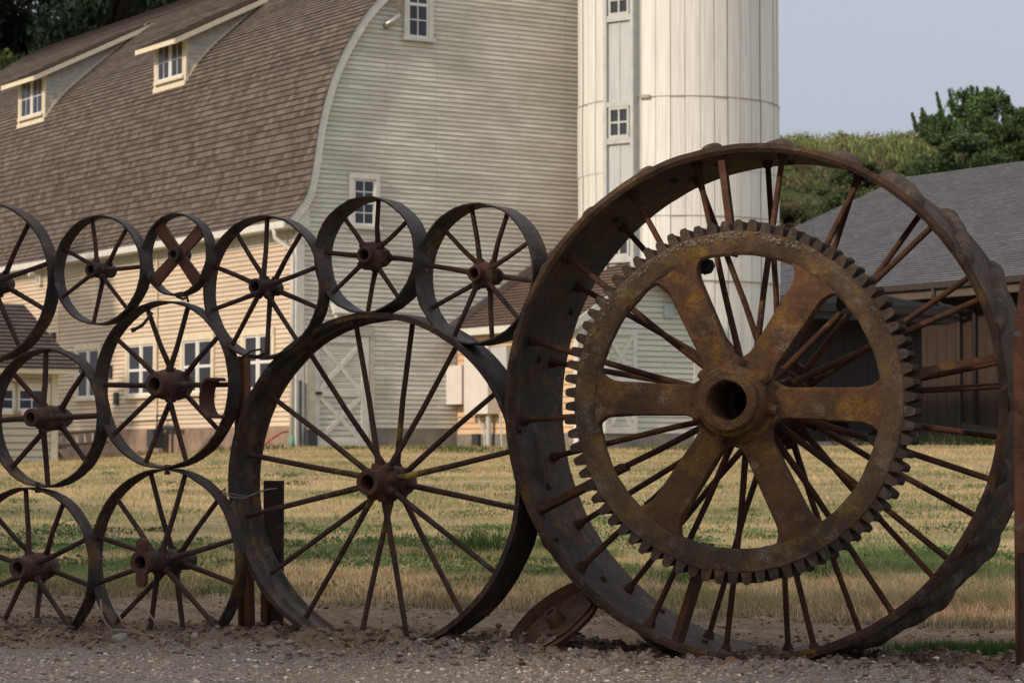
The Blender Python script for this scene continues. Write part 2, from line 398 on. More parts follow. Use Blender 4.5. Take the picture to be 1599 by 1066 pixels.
def window(root, Fr, u0, u1, z0, z1, m_frame=M_cream, trim=.11, kind='double', cols=2, rows=4, m_glass=M_glass, head=True, sill=True, n_units=1, depth=.05, curtains=False):
    """frame (child of root), pane (child of the frame)"""
    fm = MB(); s = .045
    fm.fbox(Fr, u0-trim, u0, z0, z1, .0, depth); fm.fbox(Fr, u1, u1+trim, z0, z1, .0, depth)
    fm.fbox(Fr, u0-trim, u1+trim, z1, z1+trim*1.1, .0, depth+.006)
    if sill: fm.fbox(Fr, u0-trim-.03, u1+trim+.03, z0-.07, z0, .0, depth+.05)
    f = fm.build('window', m_frame, root, off=root.location)
    sm = MB(); pm = MB()
    W = (u1-u0)/n_units
    for k in range(n_units):
        a, b = u0+k*W, u0+(k+1)*W
        if k: sm.fbox(Fr, a-.04, a+.04, z0, z1, .0, depth*.9); 
        a += .04 if k else 0; b -= .04 if k < n_units-1 else 0
        zm = (z0+z1)/2
        sm.fbox(Fr, a, a+s, z0, z1, .002, depth*.62); sm.fbox(Fr, b-s, b, z0, z1, .002, depth*.62)
        sm.fbox(Fr, a+s, b-s, z0, z0+s*1.2, .002, depth*.6); sm.fbox(Fr, a+s, b-s, z1-s, z1, .002, depth*.6)
        if kind == 'double': sm.fbox(Fr, a+s, b-s, zm-.03, zm+.03, .002, depth*.66)
        ia, ib, ja, jb = a+s, b-s, z0+s*1.2, z1-s
        for c in range(1, cols): 
            x = ia+(ib-ia)*c/cols; sm.fbox(Fr, x-.011, x+.011, ja, jb, .02, .024+.002)
        for r in range(1, rows):
            if kind == 'double' and r*2 == rows: continue
            y = ja+(jb-ja)*r/rows; sm.fbox(Fr, ia, ib, y-.011, y+.011, .021, .0255)
        c, U, V, N = Fr
        pm.face([c+U*x+V*y+N*.020 for x, y in ((ia, ja), (ib, ja), (ib, jb), (ia, jb))])
    sm.build('sash', M_sash, f, off=root.location)
    pm.build('pane', m_glass, f, off=root.location)
    return f

barn = empty('barn', (C0.x, C0.y, ZB), 'tall white wooden barn with a curved brown shingled roof and two dormers', 'barn')
OB = Vector(barn.location)
E0 = EYE
prof = [(-.30, 4.74), (-.12, 4.98), (.10, 5.25), (.22, 5.6), (.33, 6.2), (.46, 6.95), (.765, 7.89), (1.21, 8.72), (1.74, 9.42), (2.74, 10.32), (4.0, 11.35), (5.0, 12.05), (6.0, 12.6)]
def crom(P, n=6):
    out=[]
    for i in range(len(P)-1):
        p0=P[max(i-1,0)]; p1=P[i]; p2=P[i+1]; p3=P[min(i+2,len(P)-1)]
        for k in range(n):
            s=k/n
            out.append(tuple(.5*(2*p1[j]+(p2[j]-p0[j])*s+(2*p0[j]-5*p1[j]+4*p2[j]-p3[j])*s*s+(3*p1[j]-p0[j]-3*p2[j]+p3[j])*s**3) for j in range(2)))
    out.append(P[-1]); return out
cur = crom(prof)
cu = np.array([p[0] for p in cur]); ch = np.array([p[1] for p in cur])+E0
arc = np.concatenate([[0], np.cumsum(np.hypot(np.diff(cu), np.diff(ch)))])
TL, WB = 27.6, 12.0
def uprof(z): return float(np.interp(z, ch, cu))
def hprof(u): return float(np.interp(u, cu, ch))
# roof, course by course, both slopes
rf = MB(); e = .145
for side in (0, 1):
    for k in range(int(arc[-1]/e)+1):
        s0, s1 = k*e, min((k+1)*e+.01, arc[-1])
        if s1 <= s0: continue
        pts = []
        for s in (s0, s1):
            u, h = np.interp(s, arc, cu), np.interp(s, arc, ch)
            s2 = min(s+.02, arc[-1]); s1b = max(s-.02, 0)
            du, dh = np.interp(s2, arc, cu)-np.interp(s1b, arc, cu), np.interp(s2, arc, ch)-np.interp(s1b, arc, ch)
            l = math.hypot(du, dh); pts.append((u, h, -dh/l, du/l))
        (ua, ha, na, ma), (ub, hb, nb_, mb_) = pts
        P = lambda t, u, h: B(t, WB-u if side else u, h)
        lo, hi = .028, .006
        j = rng.uniform(-.004, .004)
        A = (ua+na*(lo+j), ha+ma*(lo+j)); Bt = (ub+nb_*hi, hb+mb_*hi); A0 = (ua, ha)
        for t0, t1 in ((-.16, TL+.16),):
            rf.face([P(t0, *A), P(t1, *A), P(t1, *Bt), P(t0, *Bt)], [(t0, s0), (t1, s0), (t1, s0+e-1e-3), (t0, s0+e-1e-3)])
            rf.face([P(t0, *A0), P(t1, *A0), P(t1, *A), P(t0, *A)], [(t0, s0+.004)]*4)
# underside skin
for side in (0, 1):
    for i in range(len(cu)-1):
        P = lambda t, u, h: B(t, WB-u if side else u, h-.05)
        rf.face([P(-.155, cu[i], ch[i]), P(TL+.155, cu[i], ch[i]), P(TL+.155, cu[i+1], ch[i+1]), P(-.155, cu[i+1], ch[i+1])], [(.1, .1)]*4)
rf.build('roof', M_roof, barn, off=OB)
# rake trim boards
tr = MB()
def trim_band(tt, wdt):
    for i in range(len(cu)-1):
        du, dh = cu[i+1]-cu[i], ch[i+1]-ch[i]; l = math.hypot(du, dh); nx_, ny_ = dh/l, -du/l
        a, b = (cu[i], ch[i]-.01), (cu[i+1], ch[i+1]-.01)
        w0 = wdt
        c_, d_ = (a[0]+nx_*w0, a[1]+ny_*w0), (b[0]+nx_*w0, b[1]+ny_*w0)
        for sd in (0, 1):
            Q = [B(tt, WB-p[0] if sd else p[0], p[1]) for p in (a, b, d_, c_)]
            prism(tr, Q, L*.045)
trim_band(-.145, .17)
# boxed return under the flared eave at the corner and corner boards
prism(tr, [B(-.10, *p) for p in ((-.25, 4.72+E0), (-.06, 4.98+E0), (.10, 5.18+E0), (.22, 5.45+E0), (.24, 4.66+E0), (-.22, 4.60+E0))], L*.11)
for a in (0.0, WB-.14):
    tr.box(C0, G, Z, -L, a, a+.15, ZB-.02, 4.66+E0, -.0, .035)
tr.box(C0, L, Z, -G, -.034, .13, ZB-.02, 4.5+E0, .0, .032)
tr.build('rake_trim', M_white, barn, off=OB)
# walls
zf_ = hz(665, 54.0)                # top of the foundation
gb = MB()
def glim(z):
    u = uprof(z)+.03 if z > 5.35+E0 else .14
    return (max(u, .14), WB-max(u, .14)) if z < 12.5+E0 else None
courses(gb, FG, zf_-.05, 12.3+E0, .10, glim)
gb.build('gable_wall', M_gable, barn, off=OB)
sw = MB(); courses(sw, FS, zf_-.02, 4.62+E0, .10, lambda z: (.12, TL), .02)
sw.box(C0, L, Z, -G, 0, TL, ZB-.5, 4.7+E0, -.12, -.002)
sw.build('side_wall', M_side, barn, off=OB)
bw = MB()   # the two walls that face away
bw.box(C0+G*WB, L, Z, G, 0, TL, ZB-.5, 4.7+E0, -.1, 0)
prism(bw, [B(TL-.1, u, h-.06) for u, h in zip(cu, ch)]+[B(TL-.1, WB-u, h-.06) for u, h in zip(cu[::-1], ch[::-1])]+[B(TL-.1, WB, ZB-.4), B(TL-.1, 0, ZB-.4)], L*.1)
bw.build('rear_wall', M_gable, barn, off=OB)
fd = MB(); fd.box(C0, L, Z, -G, -.02, TL, ZB-1.6, zf_-.02, .0, .03); fd.build('foundation', M_concwarm, barn, off=OB)
fd = MB(); fd.box(C0, G, Z, -L, .0, WB, ZB-.4, zf_-.05, .002, .03); fd.build('foundation', M_conc, barn, off=OB)
# eave soffit, frieze and gutter
gt = MB()
gt.box(C0, L, Z, -G, -.12, TL+.1, 4.62+E0, 4.70+E0, 0, .34)
gt.box(C0, L, Z, -G, -.17, TL+.12, 4.62+E0, 4.76+E0, .34, .40)
gt.build('gutter', M_white, barn, off=OB)
gt = MB(); gt.box(C0, L, Z, -G, .13, TL, 4.38+E0, 4.62+E0, 0, .035); gt.build('frieze_board', M_graytrim, barn, off=OB)

# side windows (paired double hung)
for (xa, xb, ya, yb) in ((124,157,546,621), (203,243,538,617), (289,333,531,613), (384,427,523,608)):
    t1, z1 = zat(xa, ya, C0, L); t0, _ = zat(xb, yb, C0, L)
    z0 = hz(yb, (C0+L*((t0+t1)/2)).y); z1 = hz((ya), (C0+L*((t0+t1)/2)).y)
    window(barn, FS, t0, t1, z0, z1, M_cream, .13, 'double', 1, 2, M_glass2, n_units=2, depth=.06)
# gable windows
for (xa, xb, ya, yb, dpt) in ((634.5,667,-44,60,.06), (550,584,280,353,.06)):
    g0, _ = zat(xa, ya, C0, G); g1, _ = zat(xb, yb, C0, G); Y = (C0+G*((g0+g1)/2)).y
    window(barn, FG, g0, g1, hz(yb, Y), hz(ya, Y), M_white, .10, 'double', 2, 4, M_glass, depth=.07)
# door with crossed braces
g0, _ = zat(490, 600, C0, G); g1, _ = zat(576, 600, C0, G); Y = (C0+G*g0).y
dz0, dz1 = hz(697, Y), hz(524, Y)
dm = MB(); courses(dm, FG, dz0, dz1, .115, lambda z: (g0, g1), .012)
v2 = []
for i in range(len(dm.v)): v2.append(tuple(Vector(dm.v[i])-L*.035))
dm.v = v2
door = dm.build('door', M_annexfront, barn, off=OB)
db = MB(); zmid = hz(613, Y)
for a, b in ((g0, g0+.10), (g1-.2, g1-.03)): db.fbox(FG, a, b, dz0, dz1, .03, .065)
for a in (dz0, zmid-.07, dz1-.13): db.fbox(FG, g0+.10, g1-.2, a, a+.12, .03, .063)
def diag(mb, p, q, w, n0, n1):
    d = Vector((q[0]-p[0], q[1]-p[1])).normalized(); nn = Vector((-d.y, d.x))*w/2
    pts = [(p[0]+nn.x, p[1]+nn.y), (q[0]+nn.x, q[1]+nn.y), (q[0]-nn.x, q[1]-nn.y), (p[0]-nn.x, p[1]-nn.y)]
    prism(mb, [C0+G*a+Z*b-L*n0 for a, b in pts], -L*(n1-n0))
dx0, dx1 = g0+.12, g1-.22
for za, zb in ((dz0+.14, zmid-.08), (zmid+.06, dz1-.15)):
    diag(db, (dx0, za) if za < zmid-.5 else (dx0, zb), (dx1, zb) if za < zmid-.5 else (dx1, za), .09, .03, .058)
    diag(db, (dx1, za) if za < zmid-.5 else (dx1, zb), (dx0, zb) if za < zmid-.5 else (dx0, za), .09, .03, .061)
db.build('door_brace', M_white, door, off=OB)
dh = MB(); dh.fbox(FG, g0+.01, g0+.14, zmid-.03, zmid+.02, .07, .12); dh.build('latch', M_blk, door, off=OB)
df = MB(); df.fbox(FG, g0-.20, g0, ZB-.1, dz1+.02, .02, .075); df.fbox(FG, g1, g1+.10, ZB-.1, dz1+.02, .02, .07); df.fbox(FG, g0-.2, g1+.1, dz1+.02, dz1+.20, .02, .08)
df.build('door_frame', M_graytrim, barn, off=OB)
# downspout with elbow, green boot, dark pipe beside the corner
sp = MB(); q0 = B(.3, -.32, 4.62+E0)
z_e = hz(392, 52)
sp.tube([B(.32, -.36, 4.66+E0), B(.32, -.34, 4.45+E0), B(.12, -.10, 4.22+E0), B(.06, -.07, 4.05+E0), B(.06, -.07, ZB+.2)], .048, 8)
sp.build('downspout', M_white, barn, smooth=True, off=OB)
sp = MB(); sp.tube([B(.06, -.07, ZB-.05), B(.06, -.07, ZB+.24)], [.075, .055], 10); sp.build('pipe_boot', M_green, barn, smooth=True, off=OB)
sp = MB(); sp.tube([B(-.07, .05, ZB), B(-.07, .05, ZB+1.35)], .03, 8)
sp.box(B(-.16, .12, 0), G, Z, -L, 0, .22, ZB-.02, ZB+.35, 0, .12)
sp.build('drain_pipe', M_dark, barn, off=OB)
# conduit, boxes, pipes and gas meter on the side wall
def side_pt(px, py, out=.05):
    s = on_line(px, C0, L); p = C0+L*s-G*out; p.z = hz(py, p.y); return p
for a_, b_, q_ in ((side_pt(248, 395), side_pt(248, 658), .022), (side_pt(94, 430), side_pt(94, 533), .015), (side_pt(188, 657, .06), side_pt(276, 652, .06), .03)):
    cd = MB(); cd.tube([a_, b_], q_, 6); cd.build('conduit', M_cream, barn, off=OB)
for px, py in ((175, 580), (185, 622), (86, 528)):
    p = side_pt(px, py, 0); b = MB(); b.box(p, L, Z, -G, -.09, .09, -.14, .14, .02, .08); b.build('junction_box', M_dark, barn, off=OB, bevel=.01)
p = side_pt(65, 428, 0); b = MB(); b.box(p, L, Z, -G, -.12, .12, -.28, .28, .02, .10); b.tube([p-G*.1, p-G*.35-Z*.02], .06, 8); b.build('wall_lamp', M_white, barn, off=OB, bevel=.01)
gm = MB(); p = side_pt(262, 684, 0)
gm.box(p, L, Z, -G, -.18, .16, -.22, .20, .16, .42); gm.tube([p-G*.3+Z*.2-L*.1, p-G*.3+Z*.5-L*.1, p-G*.05+Z*.5-L*.1], .03, 6)
gm.tube([p-G*.25+L*.28-Z*.45, p-G*.25+L*.28+Z*.1, p-G*.25+L*.12+Z*.1], .035, 6); gm.tube([side_pt(283, 668, .2), side_pt(283, 712, .2)], .03, 6)
gm.tube([side_pt(262, 667, .2), side_pt(292, 667, .2)], .05, 8)
gm.build('gas_meter', M_dark, barn, off=OB, bevel=.01)
# metal flue on the gable
P1 = C0+G*on_line(617, C0, G); P0 = C0+G*on_line(601, C0, G)
fl = MB(); a = P1-L*.18; a.z = hz(-90, a.y); b_ = P1-L*.18; b_.z = hz(26, b_.y); c_ = P0-L*.1; c_.z = hz(38, c_.y); d_ = P0+L*.05; d_.z = hz(42, c_.y)
fl.tube([a, b_], .065, 10); fl.tube([b_+Z*.03, (b_+c_)/2, c_, d_], [.075, .07, .07, .07], 10)
fl.build('flue_pipe', plain('galvanised_flue', (.45,.44,.42), .35, .15, metal=.6), barn, smooth=True, off=OB)
# floodlight
p = C0+G*on_line(525, C0, G); p.z = hz(489, p.y)
b = MB(); b.box(p, G, (Z*.85+L*.5).normalized(), (-L*.85+Z*.5).normalized(), -.16, .16, -.12, .12, .12, .2); b.box(p, G, Z, -L, -.05, .05, -.1, .05, .0, .14)
b.build('floodlight', M_white, barn, off=OB, bevel=.01)

# dormers
def solve_roof(px, py):
    best=None
    for t in np.arange(2, 27, .05):
        for u in np.arange(.4, 2.2, .03):
            p = C0+L*t+G*u; X = 799.5+F*p.x/p.y/1.0015
            if abs(X-px) < 4:
                er = abs(hz(py, p.y)-hprof(u))+abs(X-px)*.01
                if best is None or er < best[0]: best=(er, t, u)
    return best[1], best[2]
for (xc, yc, xl, xr, yt) in ((266, 135, 241, 290, 62), (49, 190, 28, 69, 119)):
    t, u = solve_roof(xc, yc); zb = hprof(u)
    P = C0+G*u; ta = on_line(xr, P, L); tb = on_line(xl, P, L); Yc = (P+L*t).y
    zt = hz(yt, Yc)
    dormer = MB()
    # cheek outline in the (u,z) plane
    us = u; slope = .50
    um = u
    while um < 5.6 and zt+slope*(um-u) > hprof(um): um += .03
    Fd = (P, L, Z, -G)
    for tt, sgn in ((ta, -1), (tb, 1)):
        Fc = (C0+L*tt, G, Z, L*sgn)
        lim = lambda z, u=u, um=um, zt=zt: ((u if z < zt else u+(z-zt)/slope), max(u+.01, uprof(z)+.02))
        courses(dormer, Fc, zb, zt+slope*(um-u), .11, lim, .012)
        prism(dormer, [Fc[0]+G*a+Z*b for a, b in ((u+.01, zb-.1), (u+.01, zt), (um, zt+slope*(um-u)), (um, hprof(um)-.1))], -L*sgn*.03)
    dormer.box(P, L, Z, -G, ta, tb, zb-.15, zt, -.03, 0)
    dob = dormer.build('dormer', M_graytrim, barn, off=OB)
    # roof of the dormer
    dr = MB(); n = int((um-u+.5)/.14)
    for k in range(n):
        a, b = u-.42+k*(um-u+.55)/n, u-.42+(k+1)*(um-u+.55)/n+.01
        fa, fb = zt+.07+slope*(a-u), zt+.07+slope*(b-u)
        lo = [C0+L*x+G*a+Z*(fa+.025) for x in (ta-.22, tb+.22)]; hi = [C0+L*x+G*b+Z*(fb+.004) for x in (tb+.22, ta-.22)]
        dr.face(lo+hi, [(ta, k*.145), (tb, k*.145), (tb, k*.145+.144), (ta, k*.145+.144)])
        l0 = [C0+L*x+G*a+Z*(fa) for x in (tb+.22, ta-.22)]; dr.face(lo+l0, [(ta, k*.145)]*4)
    dr.build('dormer_roof', M_roof, dob, off=OB)
    dt = MB()
    for x0, x1 in ((ta-.235, ta-.20), (tb+.20, tb+.235)):
        prism(dt, [C0+L*x0+G*a+Z*b for a, b in ((u-.43, zt+.06-slope*.43), (um+.12, zt+.06+slope*(um-u+.12)), (um+.12, zt-.07+slope*(um-u+.12)), (u-.43, zt-.07-slope*.43))], L*(x1-x0))
    dt.box(P, L, Z, -G, ta-.2, tb+.2, zt-.06-slope*.43, zt+.05-slope*.43, .42, .45)
    prism(dt, [C0+L*(ta-.2)+G*a+Z*b for a, b in ((u-.41, zt-.03-slope*.41), (u, zt-.03), (u, zt-.05), (u-.41, zt-.05-slope*.41))], L*(tb-ta+.4))
    dt.box(P, L, Z, -G, ta-.02, tb+.02, zb-.12, zb+.03, .02, .07)
    dt.box(P, L, Z, -G, ta-.02, ta+.10, zb+.03, zt, .0, .04); dt.box(P, L, Z, -G, tb-.10, tb+.02, zb+.03, zt, .0, .04)
    # rake board following the roof on the cheek that shows
    for i in range(12):
        a = u+(um-u)*i/12; b = u+(um-u)*(i+1)/12
        prism(dt, [C0+L*(ta-.03)+G*q+Z*w for q, w in ((a, hprof(a)-.02), (b, hprof(b)-.02), (b, hprof(b)+.10), (a, hprof(a)+.10))], L*.028)
    dt.build('dormer_trim', M_cream, dob, off=OB)
    # the sash pair, straight under the dormer
    fw = window(dob, (P, L, Z, -G), ta+.16, tb-.16, zb+.16, zt-.07, M_cream, .06, 'single', 2, 2, M_glass2, n_units=2, depth=.05)
    for o in (fw, *fw.children):
        pass
# re-seat dormer windows: window() offset by the dormer origin, move them into barn space
for o in [o for o in bpy.data.objects if o.name.startswith('window') and o.parent and o.parent.name.startswith('dormer')]:
    o.location = -OB
# sub-part depth: thing > dormer > window carries the sash and pane in the same mesh
for o in [o for o in bpy.data.objects if o.name.startswith('window') and o.parent and o.parent.name.startswith('dormer')]:
    base = o; mats = [m for m in base.data.materials]
    V = [tuple(v.co) for v in base.data.vertices]; Fc = [tuple(p.vertices) for p in base.data.polygons]; mi = [0]*len(Fc)
    for k, c in enumerate(list(o.children)):
        off = len(V); V += [tuple(v.co) for v in c.data.vertices]
        Fc += [tuple(i+off for i in p.vertices) for p in c.data.polygons]; mats.append(c.data.materials[0]); mi += [k+1]*len(c.data.polygons)
        bpy.data.objects.remove(c)
    me = bpy.data.meshes.new('window'); me.from_pydata(V, [], Fc)
    for m in mats: me.materials.append(m)
    me.polygons.foreach_set('material_index', mi); o.data = me

# ------------------------------------------------------------------ silo
SC = Vector((3.52, 54.0, 0)); SR = 2.12
ZS = gz(3.5, 53)
silo = empty('silo', (SC.x, SC.y, ZS), 'tall round white board silo with thin iron hoops beside the barn', 'silo')
OS = Vector(silo.location)
sl = MB(); NS = 44; ztop = EYE+14.5
for k in range(NS):
    a0, a1 = 2*PI*k/NS, 2*PI*(k+1)/NS
    zs = [ZS-.3]+[hz(y, SC.y-2) for y in (438, 335, 264, 151)]+[ztop]
    for j in range(len(zs)-1):
        dr_ = .012 if j % 2 else 0
        sub = 3
        for q in range(sub):
            b0, b1 = a0+(a1-a0)*q/sub, a0+(a1-a0)*(q+1)/sub
            r_ = SR+dr_+.008*math.sin(k*2.3)
            P = [SC+Vector((math.cos(b)*r_, math.sin(b)*r_, z)) for b, z in ((b0, zs[j]), (b1, zs[j]), (b1, zs[j+1]), (b0, zs[j+1]))]
            ub = .30*(k+q/sub); uc = .30*(k+(q+1)/sub)-.0005
            sl.face(P, [(ub, zs[j]), (uc, zs[j]), (uc, zs[j+1]), (ub, zs[j+1])])
sl.build('staves', M_silo, silo, off=OS)
rfm = MB(); rfm.lathe([(0.02, 0), (SR+.15, 0)], 32, False); 
rfm.v = [(SC.x+x, SC.y+z, ztop+(1.6 if math.hypot(x, z) < .5 else 0)) for x, y, z in rfm.v]; rfm.build('silo_cap', M_grayroof, silo, off=OS)
for y in (438, 337, 151):
    h = MB(); z = hz(y, SC.y-2); h.lathe([(SR+.010, -.008), (SR+.028, -.008), (SR+.028, .008), (SR+.010, .008)], 72)
    h.v = [(SC.x+x, SC.y+zz, z+yy) for x, yy, zz in h.v]
    if y == 151:
        a = R_(-90-22); h.box(SC+Vector((math.cos(a), math.sin(a), 0))*(SR+.02), Vector((-math.sin(a), math.cos(a), 0)), Z, Vector((math.cos(a), math.sin(a), 0)), -.1, .1, z-.035, z+.035, 0, .05)
    h.build('hoop', M_hoop, silo, off=OS)
M_shadetrim = plain('blue_gray_shade_trim', (.50,.52,.51), .7, .1)  # bluish shade painted into the chute trim colour
# chute: flat strip of doors and small windows up the silo
ang = math.atan2(-(math.sqrt(max(0, SR**2-1.26**2))), -1.26)
cx_ = Vector((math.cos(ang), math.sin(ang), 0)); cu_ = Vector((-math.sin(ang), math.cos(ang), 0))
FCh = (SC+cx_*(SR-.05), cu_, Z, cx_)
c1 = MB(); c1.fbox(FCh, -.30, .30, ZS+1, ztop-.4, 0, .13)
for q in (-.01,): c1.fbox(FCh, q-.02, q+.02, ZS+1, ztop-.4, .13, .145)
ch_ = c1.build('chute', plain('blue_gray_shade_chute', (.50,.54,.55), .7, .12, 3, streak=True), silo, off=OS)  # panel coloured blue-gray to read as shaded
c2 = MB()
for s in (-1, 1): c2.fbox(FCh, *( (-.37, -.29) if s < 0 else (.29, .37)), ZS+1, ztop-.4, 0, .2)
wz = [(hz(212, 52), hz(166, 52)), (hz(20, 52), hz(-26, 52)), (hz(398, 52), hz(352, 52))]
for a, b in wz:
    c2.fbox(FCh, -.29, .29, a-.14, a-.02, .13, .19); c2.fbox(FCh, -.29, .29, b+.02, b+.12, .13, .19)
c2.build('chute_trim', M_shadetrim, ch_, off=OS)
for a, b in wz:
    w = MB(); w.fbox(FCh, -.25, -.20, a, b, .13, .18); w.fbox(FCh, .20, .25, a, b, .13, .18); w.fbox(FCh, -.02, .02, a, b, .146, .175)
    w.fbox(FCh, -.25, .25, a-.02, a+.04, .13, .182); w.fbox(FCh, -.25, .25, b-.04, b+.02, .13, .182); w.fbox(FCh, -.2, .2, (a+b)/2-.02, (a+b)/2+.02, .146, .172)
    wo = w.build('window', M_white, ch_, off=OS)
    me = wo.data; k = len(me.vertices)
    g = MB(); g.face([FCh[0]+cu_*x+Z*y+cx_*.15 for x, y in ((-.2, a), (.2, a), (.2, b), (-.2, b))])
    V = [tuple(v.co) for v in me.vertices]+[tuple(Vector(p)-OS) for p in g.v]; Fc = [tuple(p.vertices) for p in me.polygons]+[(k, k+1, k+2, k+3)]
    m2 = bpy.data.meshes.new('window'); m2.from_pydata(V, [], Fc); m2.materials.append(M_shadetrim); m2.materials.append(M_glass); m2.polygons[len(Fc)-1].material_index = 1; wo.data = m2

# ------------------------------------------------------------------ barn annex
gA = on_line(714, C0, G); PA = C0+G*gA
sA = on_line(903, PA, -L); PN = PA-L*sA
annex = empty('barn_annex', (PN.x, PN.y, gz(PN.x, PN.y)), 'low gabled annex with sunlit-tinted side siding in front of the silo', 'annex')
OA = Vector(annex.location); ZA = OA.z
eA = hz(498, PN.y); fA = hz(676, PN.y); HW = 1.55; sl_ = .64
FA_s = (PN, L, Z, -G); FA_f = (PN, G, Z, -L)
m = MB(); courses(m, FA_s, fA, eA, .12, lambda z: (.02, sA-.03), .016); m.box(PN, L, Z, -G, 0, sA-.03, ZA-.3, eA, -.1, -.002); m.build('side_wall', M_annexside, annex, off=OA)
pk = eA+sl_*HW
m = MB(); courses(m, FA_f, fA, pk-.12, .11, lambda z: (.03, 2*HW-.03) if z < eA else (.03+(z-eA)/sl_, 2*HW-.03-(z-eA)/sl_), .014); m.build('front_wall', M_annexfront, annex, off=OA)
m = MB(); m.box(PN, G, Z, -L, 0, 2*HW, ZA-.3, fA, -.2, .025); m.box(PN, L, Z, -G, -.02, sA, ZA-.3, fA, 0, .024); m.box(PN+G*2*HW, L, Z, G, 0, 2.0, ZA-.3, eA, -.1, 0); m.build('foundation', M_conc, annex, off=OA)
m = MB()
# left roof slope; widens towards the barn
def RA(s, u): return PN+L*s+G*u+Z*(eA+.06+sl_*u)
n = 30; e = .14; arcl = math.hypot(1, sl_)
umax = lambda s: HW if s < .3 else min(3.0, HW+(s-.3)*.45)
k = 0; u = -.32
while u < 3.0:
    ub = u+e/arcl
    ss = -.22 if u < HW else .3+(u-HW)/.45; s2 = -.22 if ub <= HW else .3+(ub-HW)/.45
    if ss < sA-.05:
        s2 = min(s2, sA-.04)
        A = [RA(ss, u)+Z*.025, RA(sA-.035, u)+Z*.025, RA(sA-.035, ub)+Z*.004, RA(s2, ub)+Z*.004]
        m.face(A, [(ss, k*e), (sA, k*e), (sA, k*e+e-.002), (s2, k*e+e-.002)])
        m.face([RA(ss, u), RA(sA-.035, u), RA(sA-.035, u)+Z*.025, RA(ss, u)+Z*.025], [(0, k*e+.003)]*4)
    u = ub; k += 1
# right slope
m.face([RA(-.22, HW)+Z*.01, RA(sA-1.2, HW)+Z*.01, PN+L*(sA-1.2)+G*(2*HW+.3)+Z*(eA+.06-.3*sl_), PN-L*.22+G*(2*HW+.3)+Z*(eA+.06-.3*sl_)], [(0,0),(3,0),(3,2),(0,2)])
m.build('roof', M_annexroof, annex, off=OA)
m = MB()
prism(m, [RA(-.24, u)+Z*d for u, d in ((-.36, .05), (HW+.02, .05), (HW+.02, -.14), (-.36, -.14))], L*.04)
q = [PN-L*.24+G*(2*HW-u)+Z*(eA+.06+sl_*u+d) for u, d in ((-.3, .05), (HW-.02, .05), (HW-.02, -.14), (-.3, -.14))]
prism(m, q, L*.04)
m.box(PN, L, Z, -G, -.2, sA-.04, eA-.19, eA-.05, .30, .35)
m.box(PN, L, Z, -G, -.03, sA-.04, eA-.12, eA-.04, .0, .30)
m.box(PN, G, Z, -L, -.02, .14, ZA, eA+.02, .0, .035); m.box(PN, G, Z, -L, 2*HW-.28, 2*HW, ZA, eA+.02, .0, .034)
m.box(PN, L, Z, -G, -.033, .12, ZA, eA-.1, .0, .034)
m.build('annex_trim', M_white, annex, off=OA)
# flashing where the roof meets the barn
m = MB(); prism(m, [RA(sA-.10, u)+Z*d for u, d in ((-.36, .03), (3.05, .03), (3.05, .20), (-.36, .20))], L*.03); m.build('flashing', plain('brown_gray_flashing', (.19,.16,.14), .7, .15), annex, off=OA)
# door on the front of the annex with braces, vent
ga = on_line(941, PN, G); gb_ = on_line(992, PN, G)
m = MB(); z0, z1 = fA, hz(512, PN.y)
m.box(PN, G, Z, -L, ga, gb_, z0, z1, .016, .05); dr2 = m.build('door', M_annexfront, annex, off=OA)
m = MB()
for a, b in ((ga, ga+.1), (gb_-.1, gb_)): m.box(PN, G, Z, -L, a, b, z0, z1, .05, .075)
for a in (z0, (z0+z1)/2-.06, z1-.11): m.box(PN, G, Z, -L, ga+.1, gb_-.1, a, a+.11, .05, .073)
for za, zb in ((z0+.1, (z0+z1)/2-.07), ((z0+z1)/2+.06, z1-.12)):
    d = Vector((gb_-ga-.2, zb-za)).normalized(); nn = (-d.y*.045, d.x*.045)
    for fl_ in (0, 1):
        xa, xb = (ga+.1, gb_-.1) if not fl_ else (gb_-.1, ga+.1); sg = -1 if fl_ else 1
        prism(m, [PN+G*(xa+sg*nn[0])+Z*(za+nn[1])-L*.051, PN+G*(xb+sg*nn[0])+Z*(zb+nn[1])-L*.051, PN+G*(xb-sg*nn[0])+Z*(zb-nn[1])-L*.051, PN+G*(xa-sg*nn[0])+Z*(za-nn[1])-L*.051], -L*(.017+.003*fl_))
m.build('door_brace', M_white, dr2, off=OA)
m = MB(); gv = on_line(1043, PN, G); zv = hz(480, PN.y); m.box(PN, G, Z, -L, gv-.12, gv+.12, zv-.15, zv+.15, .0, .05); m.build('vent', M_bluegray, annex, off=OA)
# electric boxes, conduit on the side of the annex
def aside(px, py, out=0.0):
    s = on_line(px, PN-G*out, L); p = PN-G*out+L*s; p.z = hz(py, p.y); return s, p.z
def ebox(xa, xb, ya, yb, d, mt, nm='electric_box'):
    sb, _ = aside(xa, ya, .2); sa_, _ = aside(xb, yb, .2); z1 = aside((xa+xb)/2, ya, .2)[1]; z0 = aside((xa+xb)/2, yb, .2)[1]
    m = MB(); m.box(PN, L, Z, -G, sa_, sb, z0, z1, .02, d); o = m.build(nm, mt, annex, off=OA, bevel=.012); return sa_, sb, z0, z1
ebox(697, 726, 571, 631, .28, M_boxp)
ebox(731, 768, 541, 646, .30, M_boxp)
ebox(768, 792, 541, 600, .22, M_boxg)
def ap(px, py, out):
    s, z = aside(px, py, out); return PN+L*s-G*out+Z*z
m = MB(); m.tube([ap(763, 640, .15), ap(763, 702, .15)], .055, 8); m.build('conduit', M_boxg, annex, off=OA)
